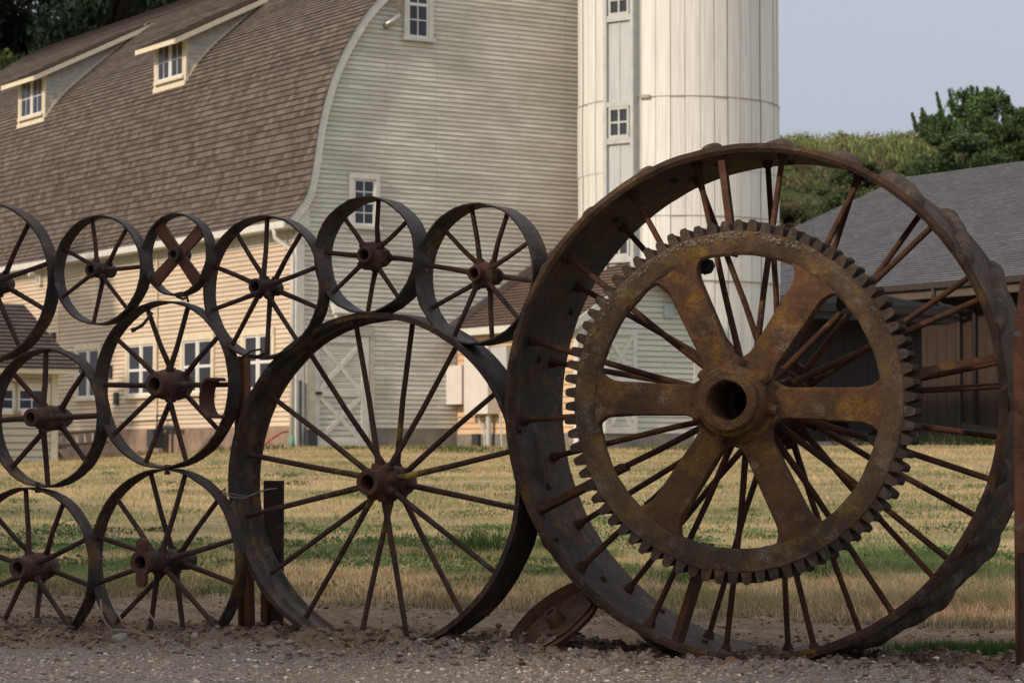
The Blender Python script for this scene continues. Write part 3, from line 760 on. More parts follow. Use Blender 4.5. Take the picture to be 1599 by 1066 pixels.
m = MB(); m.tube([ap(750, 640, .15), ap(748, 655, .15), ap(757, 680, .15), ap(758, 702, .15)], .025, 6); m.build('conduit', M_boxg, annex, off=OA)
m = MB(); m.tube([ap(781, 645, .2), ap(784, 700, .2)], .02, 6)
m.build('conduit', M_boxg, annex, off=OA)
m = MB(); s0_, _ = aside(748, 680); m.box(PN, L, Z, -G, s0_-.12, s0_+.12, ZA, hz(675, PN.y), .0, .1); m.build('crawl_vent', M_dark, annex, off=OA)

# ------------------------------------------------------------------ shed at the left
PSd = ray(86, 720, 51.0); PSd.z = 0
ZSd = gz(PSd.x, PSd.y)
shed = empty('shed', (PSd.x, PSd.y, ZSd), 'small cream shed with a hipped shingle roof beside the barn', 'shed')
OD = Vector(shed.location); eD = hz(581, 51); rD = hz(476, 52.5)
FD = (PSd, G, Z, -L)
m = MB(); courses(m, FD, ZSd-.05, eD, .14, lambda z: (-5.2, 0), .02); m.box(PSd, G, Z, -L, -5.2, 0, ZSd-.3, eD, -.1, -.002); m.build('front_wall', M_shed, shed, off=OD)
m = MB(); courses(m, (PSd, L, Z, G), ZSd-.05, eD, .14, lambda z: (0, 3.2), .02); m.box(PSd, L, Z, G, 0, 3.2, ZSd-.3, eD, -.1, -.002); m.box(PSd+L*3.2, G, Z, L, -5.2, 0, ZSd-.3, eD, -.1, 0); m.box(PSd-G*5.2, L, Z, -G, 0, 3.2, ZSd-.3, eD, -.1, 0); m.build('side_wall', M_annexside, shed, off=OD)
m = MB(); m.box(PSd, G, Z, -L, -.10, .02, ZSd, eD, .021, .04); m.box(PSd, L, Z, G, -.04, .08, ZSd, eD, .021, .04)
m.box(PSd, G, Z, -L, -5.3, .32, eD-.04, eD+.06, .0, .34); m.box(PSd, L, Z, G, 0, 3.4, eD-.04, eD+.06, .03, .32)
m.box(PSd, G, Z, -L, -.95, -.83, eD-.2, eD-.04, .05, .15)
m.build('shed_trim', M_cream, shed, off=OD)
m = MB(); ov = .36; D_ = 3.2; hw = D_/2; rise = rD-eD
rl, rr = -5.2+hw*.6, -.06
def slope_q(a0, a1, b1, b0, n, umul):
    for k in range(n):
        f0, f1 = k/n, (k+1)/n
        p = [a0.lerp(b0, f0)+Z*.03, a1.lerp(b1, f0)+Z*.03, a1.lerp(b1, f1)+Z*.004, a0.lerp(b0, f1)+Z*.004]
        w = (a1-a0).length
        m.face(p, [(0, k*.15), (w, k*.15), (w, k*.15+.148), (0, k*.15+.148)])
        m.face([a0.lerp(b0, f0), a1.lerp(b1, f0), p[1], p[0]], [(0, k*.15+.003)]*4)
cR = [PSd+G*(-5.2-ov)-L*ov+Z*(eD+.06), PSd+G*ov-L*ov+Z*(eD+.06), PSd+G*ov+L*(D_+ov)+Z*(eD+.06), PSd+G*(-5.2-ov)+L*(D_+ov)+Z*(eD+.06)]
r1, r2 = PSd+G*rl+L*hw+Z*rD, PSd+G*rr+L*hw+Z*rD
nS = 17
slope_q(cR[0], cR[1], r2, r1, nS, 1); slope_q(cR[1], cR[2], r2, r2, nS, 1); slope_q(cR[2], cR[3], r1, r2, nS, 1); slope_q(cR[3], cR[0], r1, r1, nS, 1)
m.build('roof', M_shedroof, shed, off=OD)
ga = on_line(72, PSd, G); gc = on_line(28, PSd, G); 
window(shed, FD, gc, ga, hz(642, 51), hz(607, 51), M_cream, .09, 'single', 2, 2, M_glass, n_units=1, depth=.05)
gd = on_line(23, PSd, G); window(shed, FD, gd-(ga-gc), gd, hz(642, 51), hz(607, 51), M_cream, .09, 'single', 2, 2, M_glass, n_units=1, depth=.05)

# cart with a ladder laid on it, between shed and barn
lc = ray(70, 715, 53.5); lc.z = gz(lc.x, lc.y)
cart = empty('hand_cart', lc, 'low wooden hand cart standing behind the shed corner', 'cart')
m = MB(); p0 = ray(38, 697, 53.5); p1 = ray(95, 699, 53.5)
m.box(Vector((p0.x, 53.5, 0)), Vector((1, 0, 0)), Z, Vector((0, 1, 0)), 0, p1.x-p0.x, p0.z-.05, p0.z+.03, 0, .7); m.build('deck', M_wood, cart, off=lc)
for px in (62, 84):
    m = MB(); a = ray(px, 700, 53.7); m.tube([(a.x, a.y, a.z), (a.x-.12, a.y, lc.z)], .045, 6); m.tube([(a.x, a.y, a.z), (a.x+.22, a.y, lc.z)], .04, 6); m.build('leg', M_wood, cart, off=lc)
ll = ray(110, 690, 54.0); ladder = empty('ladder', ll, 'old wooden ladder lying on its side along the barn', 'ladder')
A0, A1, B0, B1 = ray(30, 682, 53.4), ray(168, 671, 57.0), ray(38, 699, 53.4), ray(168, 690, 57.0)
for a, b in ((A0, A1), (B0, B1)):
    m = MB(); m.tube([a, b], .035, 6); m.build('rail', M_wood, ladder, off=ll)
for k in range(10):
    f = (k+.6)/10.5; m = MB(); m.tube([A0.lerp(A1, f), B0.lerp(B1, f)], .022, 6); m.build('rung', M_graytrim, ladder, off=ll)

# red hose by the corner
m = MB(); m.tube([ray(412, 695, 50.8), ray(425, 684, 51), ray(440, 675, 51.2), ray(449, 673, 51.6)], .022, 6)
tag(m.build('garden_hose', M_red), 'faded red garden hose hanging by the barn corner', 'hose')

# ------------------------------------------------------------------ long brown building at the right
R0 = Vector((12.3, 70.0, 0)); eR = hz(438, 70); zR = gz(12, 68)
rb = empty('brown_building', (R0.x, R0.y, zR), 'long low brown building with a gray shingled hip roof', 'building')
OR = Vector(rb.location); rH = hz(266, 80.2)
tA, tZ = -16, 16.2
def RP(t, u, z): return R0+L*t+G*u+Z*z
m = MB(); t_r, u_r = 10.3, 7.0
NR = 54
for k in range(NR):
    f0, f1 = k/NR, (k+1)/NR
    te = lambda f: tZ+(t_r-tZ)*f
    ue = lambda f: u_r*f
    z_ = lambda f: eR+(rH-eR)*f
    p = [RP(tA, ue(f0), z_(f0)+.03), RP(te(f0), ue(f0), z_(f0)+.03), RP(te(f1), ue(f1), z_(f1)+.005), RP(tA, ue(f1), z_(f1)+.005)]
    m.face(p, [(tA, k*.15), (te(f0), k*.15), (te(f1), k*.15+.148), (tA, k*.15+.148)])
    m.face([RP(tA, ue(f0), z_(f0)), RP(te(f0), ue(f0), z_(f0)), p[1], p[0]], [(0, k*.15+.003)]*4)
m.face([RP(tZ, 0, eR), RP(tZ, 14, eR), RP(t_r, 7, rH)], [(0, 0), (14, 0), (7, 8)])
m.face([RP(tA, 14, eR), RP(tZ, 14, eR), RP(t_r, 7, rH), RP(tA, 7, rH)], [(0, 0), (30, 0), (26, 8), (0, 8)])
m.build('roof', M_grayroof, rb, off=OR)
m = MB(); m.box(R0, L, Z, -G, tA, tZ, eR-.16, eR+.02, -.02, .12); m.build('gutter', M_fascia, rb, off=OR)
m = MB(); m.box(R0, L, Z, -G, tA, tZ, eR-.42, eR-.16, -.06, .0); m.build('fascia', M_soffit, rb, off=OR)
m = MB(); m.box(R0+G*.9, L, Z, -G, tA, tZ-.6, zR-.3, eR, -.1, 0)
m.box(R0+G*13, L, Z, G, tA, tZ-.6, zR-.3, eR, -.1, 0); m.box(R0+L*(tZ-.6), G, Z, L, .8, 13.1, zR-.3, eR, -.1, 0)
for t in np.arange(tA, tZ-.6, .4): m.box(R0+G*.9, L, Z, -G, t, t+.02, zR-.3, eR-.2, 0, .012)
m.build('wall', M_brown, rb, off=OR)
m = MB(); td = on_line(1497, R0+G*.8, L); m.box(R0+G*.85, L, Z, -G, td-.06, td+.04, zR+.5, eR-.9, .0, .08); m.build('conduit', M_fascia, rb, off=OR)
m = MB(); a = on_line(1460, R0, L); m.tube([RP(a, -.06, eR-.12), RP(a, -.06, eR-.42), RP(a-.15, .1, eR-.62), RP(a-.5, .5, eR-.75), RP(a-.7, .8, eR-.8), RP(a-.7, .8, zR+.1)], .06, 8); m.build('downspout', M_fascia, rb, smooth=True, off=OR)
# wing
W0 = Vector((7.29, 62.0, 0)); eW = hz(475, 62)
m = MB(); NW = 20
for k in range(NW):
    f0, f1 = k/NW, (k+1)/NW
    def wp(f, g, dz): return W0+L*(3.4*f)+G*g+Z*(eW+.95*f+dz)
    gr = lambda f: 4.6-2.2*f
    p = [wp(f0, -2.2, .03), wp(f0, gr(f0), .03), wp(f1, gr(f1), .005), wp(f1, -2.2, .005)]
    m.face(p, [(0, k*.15), (gr(f0)+2.2, k*.15), (gr(f1)+2.2, k*.15+.148), (0, k*.15+.148)])
m.face([W0+G*4.6+Z*eW, W0+G*2.4+L*3.4+Z*(eW+.95), W0+G*4.6+L*5+Z*eW], [(0, 0), (3, 3), (5, 0)])
m.build('wing_roof', M_grayroof, rb, off=OR)
m = MB(); m.box(W0, G, Z, -L, -2.2, 4.62, eW-.16, eW+.03, .0, .1); m.box(W0, G, Z, -L, -2.2, 4.6, eW-.34, eW-.16, -.06, .02); m.build('wing_gutter', M_fascia, rb, off=OR)
m = MB(); m.box(W0+L*1.0, G, Z, -L, -2.2, 4.4, zR-.3, eW-.1, -.1, 0); m.box(W0+G*4.4, L, Z, G, 1.0, 8, zR-.3, eW-.1, -.1, 0); m.box(W0, G, Z, -L, -2.2, 4.5, eW-.36, eW-.2, -1.1, -.07)
for g_ in np.arange(-2.2, 4.4, .4): m.box(W0+L*1.0, G, Z, -L, g_, g_+.02, zR-.3, eW-.36, 0, .012)
m.build('wing_wall', M_brownshade, rb, off=OR)
m = MB(); m.box(W0, G, Z, -L, -3, 26, zR-.4, hz(689, 61.5), -9.0, .8); tag(m.build('pavement', M_slab), kind='structure')
g_ = on_line(1345, W0+L*.3, G); gp = W0+L*.3+G*g_; gp.z = hz(687, 62)
grill = empty('garbage_bin', gp, 'dark lidded bin standing under the porch of the brown building', 'bin')
m = MB(); m.box(gp, G, Z, -L, -.42, .42, 0, .75, -.6, 0); m.build('body', M_blk, grill, off=gp, bevel=.04)
m = MB()
for k in range(8):
    a0, a1 = PI*k/8, PI*(k+1)/8
    m.face([gp+G*(x)+L*(.3-.34*math.cos(a))+Z*(.76+.26*math.sin(a)) for x, a in ((-.46, a0), (.46, a0), (.46, a1), (-.46, a1))])
for x in (-.46, .46): m.face([gp+G*x+L*(.3-.34*math.cos(PI*k/8))+Z*(.76+.26*math.sin(PI*k/8)) for k in range(9)])
m.build('lid', glass('glossy_dark_lid', (.02,.025,.035), .2), grill, off=gp)
m = MB(); b0 = ray(1503, 664, 66); b1 = ray(1560, 674, 66); m.box(Vector((b0.x, 66, 0)), Vector((b1.x-b0.x, 0, (b1.z-b0.z))).normalized(), Z, Vector((0, 1, 0)), 0, 1.0, b0.z-.08, b0.z+.08, 0, .15)
tag(m.build('timber_beam', M_fascia), 'dark timber beam lying against the brown building wall', 'beam')

# ------------------------------------------------------------------ wheels
def FY(px): return 10.743/(1+.466*(px-799.5)/F)
def iron_wheel(name, cxy, H, theta, dpx, n, ph, hubc, label, m_rim=M_rim, m_hub=M_hub, m_spk=M_spoke, hub=(11, 34, 'round'), spr=.011, thick=.009, offset=0, group='iron wheels stacked along the fence', rimprof=None, spk='rod', seed=0):
    cx, cy = cxy; Y = FY(cx); c = ray(cx, cy, Y)
    s = Y/F; R = H/2*s; beta = math.atan((799.5-cx)/F); yaw = R_(theta)-beta
    w = dpx*s/math.sin(R_(theta))
    ax = Vector((math.sin(yaw), math.cos(yaw), 0))
    root = empty(name, c-Z*R, label, 'iron wheel', group, -yaw)
    O = Vector((0, 0, R))
    m = MB()
    pr = rimprof(R, w) if rimprof else [(R, 0), (R, w), (R-thick*.5, w+.001), (R-thick, w*.98), (R-thick, w*.02), (R-thick*.5, -.001)]
    m.lathe(pr, 120, True, wob=.004, seed=seed, c=O); 
    m.build('rim', m_rim, root, smooth=True, autosmooth=40)
    # hub
    rh = hub[0]*s; Lh = hub[1]*s/math.sin(R_(theta)); yc = w/2+hubc*s/math.sin(R_(theta))
    y0, y1 = yc-Lh/2, yc+Lh/2; h = MB()
    if hub[2] == 'round':
        h.lathe([(rh*.58, y0+Lh*.4), (rh*.58, y0), (rh*.95, y0), (rh*.98, y0+.006), (rh*.95, y0+Lh*.22), (rh*.88, y0+Lh*.25), (rh*1.05, y0+Lh*.32), (rh*1.12, y0+Lh*.5), (rh*1.05, y0+Lh*.7), (rh*.9, y0+Lh*.78), (rh*.9, y1-.005), (rh*.82, y1), (0, y1)], 28, False, wob=.004, seed=seed, c=O)
    elif hub[2] == 'barrel':
        h.lathe([(rh*.45, y0+Lh*.5), (rh*.45, y0), (rh*.72, y0), (rh*.75, y0+.008), (rh*.75, y0+Lh*.22), (rh*.98, y0+Lh*.3), (rh*1.06, y0+Lh*.5), (rh*1.0, y0+Lh*.72), (rh*.8, y0+Lh*.9), (rh*.6, y1), (0, y1)], 30, False, wob=.006, seed=seed, c=O)
    elif hub[2] == 'nut':
        h.lathe([(rh*.40, y0+Lh*.5), (rh*.40, y0), (rh*.62, y0), (rh*.64, y0+Lh*.2)], 24, False, wob=.002, seed=seed, c=O)
        V=[]; nn=8
        sects = ((.64, .2), (1.08, .3), (1.12, .62), (.9, .75), (.7, 1.0))
        for k in range(nn):
            a=2*PI*k/nn+.3
            for r_, f in sects:
                q = 1+.12*math.sin(k*2.7+f*3)
                V.append((rh*r_*q*math.cos(a), y0+Lh*f, O.z+rh*r_*q*math.sin(a)))
        k_ = len(sects); Fs=[(k*k_+j, ((k+1)%nn)*k_+j, ((k+1)%nn)*k_+j+1, k*k_+j+1) for k in range(nn) for j in range(k_-1)]+[tuple(k*k_+k_-1 for k in range(nn))]
        h.shared(V, Fs)
    ho = h.build('hub', m_hub, root, smooth=hub[2] != 'nut', autosmooth=40, bevel=.004 if hub[2] == 'nut' else 0)
    # bolts/sockets round the hub where the spokes enter
    bm_ = MB()
    # spokes
    a_in = rh*.8; off = Lh*.16
    protos = []
    for sg in (-1, 1):
        q = MB()
        if spk == 'rod':
            q.tube([(a_in, yc+sg*off, 0), (R*.5, yc*.5+w*.25+sg*off*.5, .002*sg), (R-thick-.001, w/2+sg*w*.06, 0)], [spr*1.15, spr, spr*.95], 8)
            q.tube([(a_in, yc+sg*off, 0), (a_in+.022, yc+sg*off*.95, 0)], spr*1.7, 6)
        else:
            q.box(Vector((0, 0, 0)), Vector((1, 0, 0)), Vector((0, 0, 1)), Vector((0, 1, 0)), a_in*.5, R-thick-.002, -.026, .026, w/2-.008, w/2+.008)
            q.v = [(x, y, z*(1.15 if x > R*.5 else .95)) for x, y, z in q.v]
        protos.append(q.build('spoke', m_spk, None, smooth=spk == 'rod', autosmooth=50))
    rs = random.Random(seed)
    for k in range(n):
        o = protos[k] if k < 2 else protos[k % 2].copy()
        if k >= 2: COL.objects.link(o)
        o.parent = root; o.location = O
        a = R_(ph+360*k/n+rs.uniform(-1.3, 1.3)); o.rotation_euler = (0, -a, 0)
    return root, R, w, yaw, c

W = {}
W[2] = iron_wheel('iron_wheel', (151, 421.5), 172, 38, 15.5, 7, 1, -.5, 'seven spoke wheel in the top row, just left of the small four armed wheel', hub=(11.5, 34, 'round'), m_hub=M_hubdark, spr=.010, seed=2)
W[1] = iron_wheel('iron_wheel', (-27, 440), 250, 37, 19, 10, 14, 10, 'wheel in the top row cut off by the left edge, yellow lichen along its rim', hub=(17, 46, 'barrel'), m_hub=M_hubdark, m_rim=M_rimred, spr=.012, seed=1)
W[3] = iron_wheel('iron_wheel', (272, 397), 130, 39, 14.5, 4, 40.5, 2, 'smallest wheel of the fence with four flat red brown arms', hub=(11, 22, 'round'), m_spk=rust('red_flat_arm', (.07,.026,.018), (.12,.045,.028), (.15,.06,.035), gray=.05), m_hub=M_hubdark, spk='flat', seed=3)
W[4] = iron_wheel('iron_wheel', (407, 448), 225, 36, 18, 10, 17, .5, 'ten spoke wheel in the top row right of the four armed wheel', hub=(13, 37, 'round'), m_hub=M_hubdark, seed=4)
W[5] = iron_wheel('iron_wheel', (568, 398), 184, 31, 26, 8, 38, 3, 'eight spoke wheel with a knobby rusty hub in front of the lower barn window', hub=(21, 33, 'nut'), m_hub=M_hubred, seed=5)
W[6] = iron_wheel('iron_wheel', (738.5, 427), 222, 33, 27, 10, 27, 6, 'ten spoke wheel with a bluish rim leaning against the giant geared wheel', hub=(20, 37, 'nut'), m_hub=M_hubred, seed=6)
W[7] = iron_wheel('iron_wheel', (66, 652), 217, 39, 19, 8, 2, 1, 'eight spoke wheel in the middle row at the left edge with a long tube hub', hub=(19, 58, 'barrel'), m_rim=M_rimred, spr=.013, seed=7)
W[8] = iron_wheel('iron_wheel', (251, 600), 262, 37, 19, 10, 0, 6, 'ten spoke wheel with a mossy barrel hub and a curved plate on one spoke', hub=(24, 51, 'barrel'), m_rim=M_rimred, spr=.012, seed=8)
W[9] = iron_wheel('iron_wheel', (38, 886), 250, 38, 18, 10, 23, 8, 'half buried wheel of the bottom row at the left edge with a mossy round hub', hub=(22, 56, 'barrel'), m_rim=M_rimred, spr=.012, seed=9)
W[10] = iron_wheel('iron_wheel', (252, 876), 288, 38, 18, 12, 15, 0, 'half buried twelve spoke wheel with a two eared flange on its hub', hub=(17, 72, 'round'), m_hub=M_hubdark, m_rim=M_rimred, spr=.012, seed=10)
def chan(R, w):
    return [(R, 0), (R+.003, w*.04), (R-.004, w*.2), (R-.004, w*.8), (R+.003, w*.96), (R, w), (R-.022, w), (R-.024, w*.93), (R-.012, w*.86), (R-.012, w*.66), (R-.020, w*.6), (R-.020, w*.40), (R-.012, w*.34), (R-.012, w*.14), (R-.024, w*.07), (R-.022, 0)]
W[11] = iron_wheel('iron_wheel', (577, 753), 530, 31, 42, 16, 12, 8, 'large sixteen spoke wheel with yellow flecked spokes and a bulky red hub', hub=(27, 66, 'barrel'), m_hub=M_hubred, m_rim=M_rimred, m_spk=M_spokeyel, spr=.0125, rimprof=chan, seed=12)
# ears on the flange of wheel 10, sockets on the hub of wheel 11
root, R, w, yaw, c = W[10]
s10 = FY(254)/F; fy = w/2-36*s10/math.sin(R_(39))
m = MB()
poly = [(18*s10*math.cos(a), 18*s10*math.sin(a)) for a in np.linspace(0, 2*PI, 25)[:-1]]
m.lathe([(10.5*s10, fy-.03), (19*s10, fy-.03), (19*s10, fy), (10.5*s10, fy)], 28, True, c=(0, 0, R))
for sg in (-1, 1):
    z0 = 26*s10*sg
    V = []
    for yy in (fy-.028, fy-.002):
        for k in range(16):
            a = 2*PI*k/16; V.append((9*s10*math.cos(a), yy, R+z0+sg*2*s10+10*s10*math.sin(a)))
    Fs = [tuple(range(16)), tuple(range(31, 15, -1))]+[(k, (k+1) % 16, 16+(k+1) % 16, 16+k) for k in range(16)]
    m.shared(V, Fs)
    m.box(Vector((0, 0, R)), Vector((1, 0, 0)), Z, Vector((0, 1, 0)), -9*s10, 9*s10, min(sg*12*s10, z0), max(sg*12*s10, z0), fy-.027, fy-.003)
    m.tube([(0, fy-.034, R+z0+sg*3*s10), (0, fy-.026, R+z0+sg*3*s10)], 3.2*s10, 8)
m.build('flange', M_hubred, root)
root, R, w, yaw, c = W[11]; s11 = FY(575)/F
m = MB(); yc = w/2
for k in range(16):
    a = R_(12+22.5*k); off_ = (-1 if k % 2 == 0 else 1)*.035; r_ = 26*s11
    d = Vector((math.cos(a), 0, math.sin(a)))
    m.tube([Vector((0, yc+off_+.0, R))+d*r_*.7, Vector((0, yc+off_, R))+d*(r_+.012)], [.026, .017], 8)
m.build('spoke_socket', M_hubred, root, smooth=True, autosmooth=50)

# --- the giant geared wheel
Yb = 10.3; cb = ray(1167, 628, Yb); sb = Yb/F; RB = 406*sb; yawb = R_(21); WD = .66
gearroot = empty('geared_tractor_wheel', cb-Z*RB, 'giant rusty tractor wheel with a toothed gear ring and six broad arms on its face', 'tractor wheel', None, -yawb)
OG = Vector((0, 0, RB))
m = MB()
m.lathe([(RB, 0), (RB-.004, .012), (RB-.004, WD-.012), (RB, WD), (RB-.014, WD+.003), (RB-.02, WD-.01), (RB-.02, .05), (RB-.034, .03), (RB-.036, .006), (RB-.02, -.006)], 260, True, wob=.0045, seed=31, c=OG)
m.build('rim', M_big, gearroot, smooth=True, autosmooth=40)
# lugs: diagonal bars across the rim outside
NL = 22
lugb = MB()
npt = 14; sec = 8; V=[]; 
for i in range(npt+1):
    f = i/npt; y = .012+f*(WD-.03); a = (f-.5)*.31
    endf = min(1, min(f, 1-f)*9)
    hgt = .011+.029*endf*(1+.15*math.sin(f*23)); wd = .032+.014*endf
    for k in range(sec):
        b = PI*k/(sec-1)
        la = a+math.cos(b)*wd/RB; rr = RB-.006+math.sin(b)**.7*hgt if 0 < k < sec-1 else RB-.008
        V.append((rr*math.cos(la), y, rr*math.sin(la)))
Fs = [(i*sec+k, i*sec+k+1, (i+1)*sec+k+1, (i+1)*sec+k) for i in range(npt) for k in range(sec-1)]+[tuple(range(sec)), tuple(npt*sec+k for k in range(sec))[::-1]]
lugb.shared(V, Fs); lug0 = lugb.build('lug', M_lug, None, smooth=True, autosmooth=60)
for k in range(NL):
    o = lug0 if k == 0 else lug0.copy()
    if k: COL.objects.link(o)
    o.parent = gearroot; o.location = OG; o.rotation_euler = (0, -R_(8+360*k/NL), 0)
    o.scale = (1, 1, 1)
# rear hub (deep) and its spokes
m = MB()
m.lathe([(.05, -.02), (.14, -.02), (.15, .10), (.115, .12), (.115, .40), (.15, .42), (.155, .58), (.12, .60), (.08, .68), (0, .68)], 30, False, wob=.008, seed=5, c=OG)
for k in range(16):
    for yy in (.06, .50):
        a = R_(360*k/16+ (5 if yy < .1 else 14)); d = Vector((math.cos(a), 0, math.sin(a)))
        m.tube([OG+d*.12+Vector((0, yy, 0)), OG+d*.19+Vector((0, yy, 0))], .021, 6)
m.build('hub', M_hub, gearroot, smooth=True, autosmooth=40)
pr_ = []
for (yh, yr, bend) in ((.06, .16, .006), (.50, .46, -.008)):
    q = MB(); q.tube([(.14, yh, 0), (.45, yh+(yr-yh)*.4, bend), (RB-.022, yr, 0)], [.0150, .0130, .0125], 8)
    q.tube([(RB-.05, yr-(yr-yh)*.04, 0), (RB-.021, yr, 0)], [.018, .026], 8)
    pr_.append(q.build('spoke', M_bspoke, None, smooth=True, autosmooth=50))
rs = random.Random(5)
for j in (0, 1):
    for k in range(18):
        o = pr_[j] if k == 0 else pr_[j].copy()
        if k: COL.objects.link(o)
        o.parent = gearroot; o.location = OG
        a = (3 if j == 0 else 11)+20*k+rs.uniform(-1.8, 1.8); o.rotation_euler = (0, -R_(a), 0)
for a in (97, 206, 252, 10):
    q = MB(); q.box(OG, Vector((math.cos(R_(a)), 0, math.sin(R_(a)))), Vector((-math.sin(R_(a)), 0, math.cos(R_(a)))), Vector((0, 1, 0)), .60, RB-.022, -.020, .008, .03, .07)
    q.box(OG, Vector((math.cos(R_(a)), 0, math.sin(R_(a)))), Vector((-math.sin(R_(a)), 0, math.cos(R_(a)))), Vector((0, 1, 0)), .60, RB-.022, .0, .008, .07, .13)
    q.build('flat_brace', M_bspoke, gearroot, bevel=.003)
# gear ring
gy0, gy1 = -.17, -.03; YG = 10.15; sg_ = YG/F
rt, rr_, ri = 283*sg_, 267*sg_, 230*sg_
m = MB()
m.lathe([(rr_, gy0+.004), (rr_, gy1), (rr_-.02, gy1+.001), (rr_-.03, gy1-.02), (rr_-.034, gy0+.06), (ri+.012, gy0+.058), (ri, gy0+.05), (ri-.002, gy0+.014), (ri+.010, gy0+.002), (rr_-.030, gy0-.003), (rr_-.006, gy0-.004)], 240, True, wob=.006, seed=71, c=OG)
gring = m.build('gear_ring', M_gring, gearroot, smooth=True, autosmooth=40)
m = MB(); NTh = 78; rt_ = random.Random(9)
for k in range(NTh):
    a = 2*PI*k/NTh+.02; hb = 2*PI/NTh*rr_*.5; V=[]
    wr = 1+rt_.uniform(-.08, .08); tip = rt+rt_.uniform(-.005, .003)
    prof_ = [(rr_-.006, -.34*2*hb*wr), (rr_+.012, -.29*2*hb*wr), (tip-.008, -.24*2*hb*wr), (tip, -.15*2*hb*wr), (tip, .15*2*hb*wr), (tip-.008, .24*2*hb*wr), (rr_+.012, .29*2*hb*wr), (rr_-.006, .34*2*hb*wr)]
    for yy in (gy0+rt_.uniform(-.002, .003), gy1):
        for r_, x in prof_:
            V.append((r_*math.cos(a)-x*math.sin(a), yy, RB+r_*math.sin(a)+x*math.cos(a)))
    Fs = [tuple(range(8)), tuple(range(15, 7, -1))]+[(j, (j+1) % 8, 8+(j+1) % 8, 8+j) for j in range(8)]
    m.shared(V, Fs)
gteeth = m.build('gear_teeth', rust('gray_brown_gear_tooth', (.026,.019,.015), (.05,.034,.026), (.085,.044,.026), gray=.5, yellow=.22, rough=.85, sc=1.5), gring, bevel=.0035)
crv = []; crf = []; ci = 0; v0_, f0_ = None, None
for k in range(300):
    a = R_(rng.normal(105, 28) if k % 3 else rng.uniform(0, 360)); q_ = rr_-.022+rng.normal(0, .007); s0 = rng.uniform(.002, .0075)*(1.1 if k % 3 else .6)
    th = rng.uniform(0, 2*PI, 10); 
    base = np.array([[math.cos(t_), 0, math.sin(t_)] for t_ in np.linspace(0, 2*PI, 8)[:-1]]); top = base*.55+np.array([0, -.55, 0])
    vv = np.concatenate([base*1.1, top, [[0, -.75, 0]]])*s0*(1+.25*rng.normal(0, 1, (15, 1)))+np.array([q_*math.cos(a), gy0-.004, RB+q_*math.sin(a)])
    crv.append(vv)
    for j in range(7):
        j2 = (j+1) % 7; crf += [(ci+j, ci+j2, ci+7+j2), (ci+j, ci+7+j2, ci+7+j), (ci+7+j, ci+7+j2, ci+14)]
    ci += 15
fast_mesh('lichen_crust', np.concatenate(crv), np.array(crf), None, plain('gray_lichen', (.17,.145,.115), .95, .3, 30), gring)['kind'] = 'stuff'
# arms
m = MB()
ar0, ar1 = .145, ri+.006
N_ = 22; side_p = []
for i in range(N_+1):
    f = i/N_; r_ = ar0+(ar1-ar0)*f
    hwid = .060+.012*f
    fl_ = max(0, (f-.80)/.20); hwid += .075*(1-math.sqrt(max(0, 1-fl_**2)))
    fl2 = max(0, (.16-f)/.16); hwid += .03*fl2**2
    side_p.append((r_, hwid))
outl = [(r_, h_) for r_, h_ in side_p]+[(r_, -h_) for r_, h_ in side_p[::-1]]
nO = len(outl); V = []
for yy, sc_ in ((gy0+.012, .94), (gy0+.004, .0)):
    pass
for yy, ins in ((gy0+.055, 0), (gy0+.014, 0), (gy0+.006, .007)):
    for r_, x in outl: V.append((r_, yy, x-math.copysign(ins, x)))
Fs = []
for l in (0, 1): Fs += [(l*nO+j, l*nO+(j+1) % nO, (l+1)*nO+(j+1) % nO, (l+1)*nO+j) for j in range(nO)]
hf = N_+1
for l, fl_ in ((0, 0), (2, 1)):
    for i in range(N_): Fs.append((l*nO+i, l*nO+i+1, l*nO+nO-2-i, l*nO+nO-1-i))
m.shared(V, Fs)
arm0 = m.build('gear_arm', M_gear, None, smooth=True, autosmooth=45)
for k, a in enumerate((-2, 56, 115, 178, 236, 296)):
    o = arm0 if k == 0 else arm0.copy()
    if k: COL.objects.link(o)
    o.parent = gring; o.location = OG; o.rotation_euler = (0, -R_(a), 0)
m = MB(); hr = 52*sg_
m.lathe([(.078, .10), (.078, -.292), (.084, -.300), (.112, -.300), (.118, -.294), (.118, -.262), (.136, -.258), (.142, -.245), (.142, -.19), (.165, -.175), (.17, -.15), (.165, -.05), (.10, .0)], 40, False, wob=.007, seed=44, c=OG)
for k, a in enumerate((-12, 35, 83, 140, 200, 248)):
    d = Vector((math.cos(R_(a)), 0, math.sin(R_(a)))); m.tube([OG+d*.13+Vector((0, -.20, 0)), OG+d*.178+Vector((0, -.195, 0))], [.026, .020], 7)
    m.tube([OG+d*.155+Vector((0, -.215, 0)), OG+d*.155+Vector((0, -.17, 0))], .016, 6)
m.build('gear_collar', M_gear, gring, smooth=True, autosmooth=40)
m = MB(); m.lathe([(.0, .09), (.077, .09)], 24, False, c=OG); m.build('bore', M_blk, gearroot)
# clamps that bolt the gear to the spokes
for a in (110, 233, 47, 350):
    m = MB(); d = Vector((math.cos(R_(a)), 0, math.sin(R_(a)))); e_ = Vector((-math.sin(R_(a)), 0, math.cos(R_(a))))
    for q_ in range(4):
        p = OG+d*(.56+.014*q_)+e_*(-.05+.02*q_)+Vector((0, -.09+.035*q_, 0)); m.tube([p, p+Vector((0, .05, 0))+d*.01], [.034, .028], 7)
    m.build('clamp', M_blk, gearroot)
